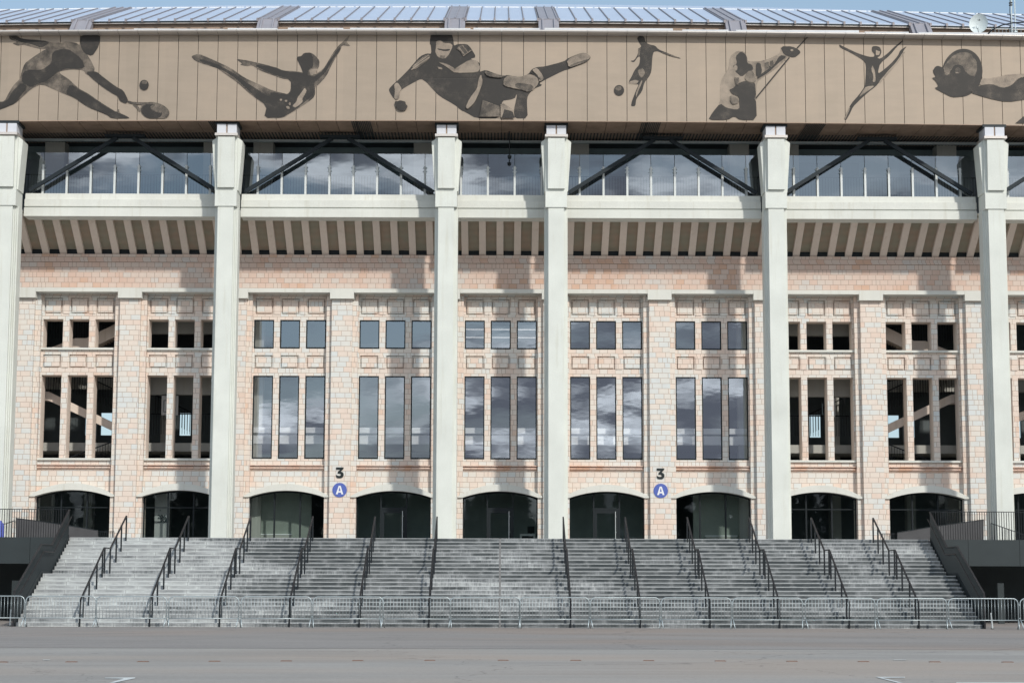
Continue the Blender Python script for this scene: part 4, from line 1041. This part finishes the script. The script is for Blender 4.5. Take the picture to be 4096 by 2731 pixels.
# surveillance cameras
for (u, v, y, lb) in ((2043, 492, YD+1.1, 'dark dome camera hanging under the drum edge'), (2038, 630, 14.0, 'dark dome camera hanging in the gallery between the middle columns')):
    p = at(u, v, y); t = thing('dome_camera', lb, 'camera', (p.x, y, p.z))
    mb = MB(); n = 14
    for k in range(6):
        a0, a1 = -math.pi/2*k/6, -math.pi/2*(k+1)/6; r = .085
        ra = [(p.x+r*math.cos(a0)*math.cos(b), y+r*math.cos(a0)*math.sin(b), p.z+r*math.sin(a0)) for b in [2*math.pi*j/n for j in range(n)]]
        rb = [(p.x+r*math.cos(a1)*math.cos(b), y+r*math.cos(a1)*math.sin(b), p.z+r*math.sin(a1)) for b in [2*math.pi*j/n for j in range(n)]]
        mb.add(ra+rb, [(j, (j+1) % n, n+(j+1) % n, n+j) for j in range(n)])
    mb.build('dome', m_frame, t, True); MB().tube([(p.x, y, p.z), (p.x, y, p.z+.08)], .09, 14).tube([(p.x, y, p.z+.08), (p.x, y, ZDB-.02)], .025, 8).build('mount', m_dark, t)
# bollards behind the barriers
for (u0, v0, u1, v1, lb) in ((44, 2436, 40, 2503, 'leaning thin white post behind the barrier at far left'), (3964, 2449, 3970, 2515, 'leaning thin white post behind the barrier at far right')):
    p = gnd(u1, v1); a = at(u0, v0, p.y); t = thing('marker_post', lb, 'post', (p.x, p.y, 0), 'thin white posts by the underpasses')
    MB().tube([(p.x, p.y, .03), (a.x, a.y, a.z)], .028, 10).build('post', m_white, t); MB().tube([(p.x, p.y, 0), (p.x, p.y, .03)], .06, 12).build('base', m_dark, t)
# ------------------------------------------------------------------ barriers
def barrier(lb, loc, rz=0):
    t = thing('crowd_barrier', lb, 'barrier', loc, 'crowd barriers in a row before the stairs'); WL[t.name] = Vector((0, 0, 0))
    L, H, rr = 2.5, 1.10, .18; h = L/2
    pts = [(-h, 0, .30)] + [(-h+rr-rr*math.cos(a), 0, H-rr+rr*math.sin(a)) for a in [math.pi/2*k/6 for k in range(7)]] + [(h-rr+rr*math.sin(a), 0, H-rr+rr*math.cos(a)) for a in [math.pi/2*k/6 for k in range(7)]] + [(h, 0, .30)]
    MB().tube(pts, .020).build('frame', m_galv, t, True)
    MB().tube([(-h, 0, .33), (h, 0, .33)], .017).build('lower_rail', m_galv, t, True)
    b = MB(); n = 20
    for i in range(1, n+1):
        x = -h+L*i/(n+1); zt_ = H if abs(x) < h-rr else H-rr+math.sqrt(max(0, rr*rr-(abs(x)-(h-rr))**2))
        b.tube([(x, 0, .33), (x, 0, zt_-.01)], .0075, 6)
    b.build('infill_bars', m_galv, t, True)
    for s in (-1, 1):
        for d in (-1, 1):
            MB().tube([(s*h, 0, .36), (s*h+.02*d*s, d*.10, .24), (s*h+.05*d*s, d*.26, .012)], .018).build('leg', m_galv, t, True)
    hk = MB().tube([(h, 0, .88), (h+.06, 0, .88), (h+.06, 0, .83)], .010, 6).tube([(h, 0, .40), (h+.06, 0, .40), (h+.06, 0, .35)], .010, 6)
    hk.build('hook', m_galv, t, True); MB().box(-h-.04, -h-.01, -.02, .02, .86, .9).box(-h-.04, -h-.01, -.02, .02, .38, .42).build('socket', m_galv, t)
    t.rotation_euler = (0, 0, rz)
    return t
YB = -1.0
bl = [(-182, 94), (107, 379), (389, 663), (678, 952), (968, 1241), (1256, 1528), (1528, 1794), (1804, 2079), (2080, 2354), (2365, 2638), (2649, 2921), (2933, 3207), (3224, 3498), (3512, 3785), (3799, 4069), (4083, 4357)]
b0 = None
hint = {0: ', cut by the left picture edge', 9: ', standing slightly askew', 14: ', in front of the right underpass', 15: ', cut by the right picture edge'}
for i, (a, b) in enumerate(bl):
    u = (a+b)/2; p = at(u, 2448, YB); rz = {9: .085, 6: .02, 3: -.02, 12: .015}.get(i, rnd.uniform(-.012, .012)); y = YB+(.05 if i == 9 else rnd.uniform(-.04, .04))
    lb = 'galvanised steel crowd barrier, %s from the left%s' % (ORD[i], hint.get(i, ' in the row'))
    if b0 is None: b0 = barrier(lb, (p.x, y, 0), rz)
    else: dup(b0, (p.x, y, 0), lb, rz)
# ------------------------------------------------------------------ roof equipment
p = at(3914, 95, 14.6)
t = thing('satellite_dish', 'white satellite dish standing on the drum roof at upper right', 'satellite dish', (p.x, 14.6, ZDT))
ax = Vector((-.42, -1, .12)).normalized(); a1 = ax.cross(Vector((0, 0, 1))).normalized(); a2 = a1.cross(ax)
mb = MB(); n = 32; rg = []
for k in range(7):
    r = .455*k/6; d = .16*(1-(k/6)**2)
    rg.append([tuple(p - ax*d + (a1*math.cos(q)*.93 + a2*math.sin(q)*1.03)*r) for q in [2*math.pi*j/n for j in range(n)]])
for k in range(6): mb.add(rg[k]+rg[k+1], [(j, (j+1) % n, n+(j+1) % n, n+j) for j in range(n)])
bk = [[tuple(Vector(q)-ax*.02) for q in r_] for r_ in rg]
for k in range(6): mb.add(bk[k]+bk[k+1], [(j, n+j, n+(j+1) % n, (j+1) % n) for j in range(n)])
mb.build('reflector', m_dish, t, True)
MB().tube([p-ax*.18, p-ax*.3+Vector((0, 0, -.1)), (p.x+.05, p.y+.35, ZDT-.2)], .035).build('mount', m_galv, t)
MB().tube([p-a2*.45*1.0, p+ax*.4-a2*.3+a1*-.0], .012, 6).build('feed_arm', m_rail, t); MB().box(p.x-.05+ax.x*.4, p.x+.05+ax.x*.4, p.y+ax.y*.4-.05, p.y+ax.y*.4+.05, p.z-.34, p.z-.24).build('receiver', m_galv, t)
lg = at(3917, 81, 14.45); MB().box(lg.x-.09, lg.x-.02, lg.y-.04, lg.y+.0, lg.z-.01, lg.z).box(lg.x-.05, lg.x+.04, lg.y-.04, lg.y+.0, lg.z-.045, lg.z-.035).box(lg.x, lg.x+.03, lg.y-.04, lg.y, lg.z-.015, lg.z+.03).build('emblem', m_rail, t)
for u, r, lb in ((4047, .034, 'grey lattice like antenna mast with cable on the drum roof'), (4061, .034, 'plain white antenna mast beside the cabled mast on the drum roof')):
    p = at(u, 100, 15.5); t = thing('antenna_mast', lb, 'mast', (p.x, 15.5, ZDT), 'masts on the drum roof at right')
    MB().tube([(p.x, 15.5, ZDT-.1), (p.x, 15.5, ZDT+4.5)], r, 10).build('pole', m_galv, t)
    if u == 4047:
        MB().tube([(p.x-.07+.02*math.sin(k*1.7), 15.48, ZDT-.1+4.6*k/20) for k in range(21)], .014, 6).build('cable', m_rail, t)
        MB().box(p.x-.09, p.x+.05, 15.44, 15.56, zat(15, 15.5), zat(15, 15.5)+.05).box(p.x-.09, p.x+.05, 15.44, 15.56, zat(6, 15.5), zat(6, 15.5)+.05).build('bracket', m_rail, t)
    else: MB().box(p.x-.06, p.x+.06, 15.44, 15.56, ZDT+1.2, ZDT+1.25).build('bracket', m_galv, t)
pts = [at(u, v, 14.3) for u, v in ((3953, 136), (3965, 124), (3985, 112), (4010, 101), (4050, 93), (4096, 90), (4200, 92))]
o = MB().tube(pts, .03, 8).build('roof_cable_duct', m_rail); tag(o, 'dark curved cable duct arching over the drum roof at upper right', 'cable duct')
t = thing('roof_railing', 'thin pale guard railing on the drum roof at upper right', 'railing', (at(4030, 120, 15.2).x, 15.2, ZDT))
b = MB(); x = at(3966, 130, 15.2).x; z_ = zat(98, 15.2)-.1
for k in range(30): b.tube([(x+k*.17, 15.2, ZDT), (x+k*.17, 15.2, z_)], .009, 5)
b.build('balusters', m_galv, t); MB().tube([(x, 15.2, z_), (x+30*.17, 15.2, z_)], .014, 6).build('top_rail', m_galv, t)
# ------------------------------------------------------------------ woodland behind the camera, mirrored in the glass
mb = MB(); tr = MB()
for i in range(46):
    cx, cy, h = -115+i*5.1+rnd.uniform(-2, 2), -138+rnd.uniform(-8, 8), rnd.uniform(14, 17.5)
    tr.tube([(cx, cy, 0), (cx+.3, cy, h*.5), (cx, cy, h*.9)], .22, 6)
    for k in range(9):
        a = rnd.uniform(0, 6.28); z0 = h*rnd.uniform(.25, .7); tr.tube([(cx, cy, z0), (cx+math.cos(a)*2.6, cy+math.sin(a)*2.6, z0+rnd.uniform(1, 3.5))], .07, 5)
    for k in range(900):
        a = rnd.uniform(0, 6.28); q = rnd.random()**.5; zz = rnd.uniform(.12, 1); rr = 3.8*math.sin(math.pi*min(1, zz*.92+.06))**.6*q
        p = Vector((cx+rr*math.cos(a), cy+rr*math.sin(a), h*zz)); u_ = Vector((rnd.uniform(-1, 1), rnd.uniform(-.6, .6), rnd.uniform(-1, 1))).normalized()*.62; w_ = u_.cross(Vector((rnd.uniform(-1, 1), rnd.uniform(-1, 1), rnd.uniform(-1, 1)))).normalized()*.5
        mb.add([p-u_, p+w_, p+u_, p-w_], [(0, 1, 2, 3)])
tr.cur = 0
o = mb.build('woodland', leafy()); tag(o, 'belt of park trees across the forecourt facing the stadium', kind='stuff')
o2 = tr.build('woodland_trunks', plain('bark', (.08, .065, .05), .9)); o2.parent = o
# ------------------------------------------------------------------ light
sd = bpy.data.lights.new('sun', 'SUN'); sun = bpy.data.objects.new('sun', sd); C.objects.link(sun)
to = Vector((.52, -1, .78)).normalized()
sun.rotation_euler = to.to_track_quat('Z', 'Y').to_euler(); sd.energy = 2.85; sd.angle = R(2.0); sd.color = (1, .95, .87)
W = bpy.data.worlds.new('World'); S.world = W; W.use_nodes = True; nt = W.node_tree; nt.nodes.clear()
wo = nt.nodes.new('ShaderNodeOutputWorld'); sk = nt.nodes.new('ShaderNodeTexSky'); sk.sky_type = 'NISHITA'; sk.sun_disc = False
sk.sun_elevation = math.asin(to.z); sk.sun_rotation = math.atan2(to.x, to.y)
sk.air_density = 1.0; sk.dust_density = 1.2; sk.ozone_density = 1.5
bg = nt.nodes.new('ShaderNodeBackground'); hz = nt.nodes.new('ShaderNodeMix'); hz.data_type = 'RGBA'; hz.inputs[0].default_value = .55; nt.links.new(sk.outputs[0], hz.inputs[6]); hz.inputs[7].default_value = (2.7, 3.7, 4.5, 1); nt.links.new(hz.outputs[2], bg.inputs[0]); bg.inputs[1].default_value = .15
tc = nt.nodes.new('ShaderNodeTexCoord'); sp = nt.nodes.new('ShaderNodeSeparateXYZ'); nt.links.new(tc.outputs['Generated'], sp.inputs[0])
x_, y_, z_ = [E(nt, sp.outputs[i]) for i in range(3)]
def cv(x, y, z):
    n = nt.nodes.new('ShaderNodeCombineXYZ')
    for i, q in enumerate((x, y, z)): nt.links.new(q.k, n.inputs[i])
    return n.outputs[0]
def wn(vec, sc, det, ro):
    n = nt.nodes.new('ShaderNodeTexNoise'); nt.links.new(vec, n.inputs['Vector']); n.inputs['Scale'].default_value = sc; n.inputs['Detail'].default_value = det; n.inputs['Roughness'].default_value = ro
    return E(nt, n.outputs[0])
vv = cv(x_, y_*.5, z_*3.2)
c1 = wn(vv, 5., 5, .5); c2 = wn(vv, 14., 5, .55)
mask = (c1*.7+c2*.3).step(.41, .56) * (y_*-1.).step(-.15, .35) * z_.step(-.02, .03) * (z_*-1.).step(-.62, -.34)
shade = (wn(vv, 12., 5, .55) + z_*.3).step(.48, .66)
mx = nt.nodes.new('ShaderNodeMix'); mx.data_type = 'RGBA'; nt.links.new(shade.k, mx.inputs[0]); mx.inputs[6].default_value = (.17, .18, .215, 1); mx.inputs[7].default_value = (1.05, 1.07, 1.1, 1)
bc = nt.nodes.new('ShaderNodeBackground'); nt.links.new(mx.outputs[2], bc.inputs[0]); bc.inputs[1].default_value = 1.95
ms = nt.nodes.new('ShaderNodeMixShader'); nt.links.new(mask.k, ms.inputs[0]); nt.links.new(bg.outputs[0], ms.inputs[1]); nt.links.new(bc.outputs[0], ms.inputs[2]); nt.links.new(ms.outputs[0], wo.inputs[0])
S.view_settings.view_transform = 'Standard'; S.view_settings.look = 'None'; S.view_settings.exposure = 0.; S.view_settings.gamma = 1
S.cycles.max_bounces = 7; S.cycles.diffuse_bounces = 3; S.cycles.glossy_bounces = 3; S.cycles.transparent_max_bounces = 8
S.cycles.use_denoising = True
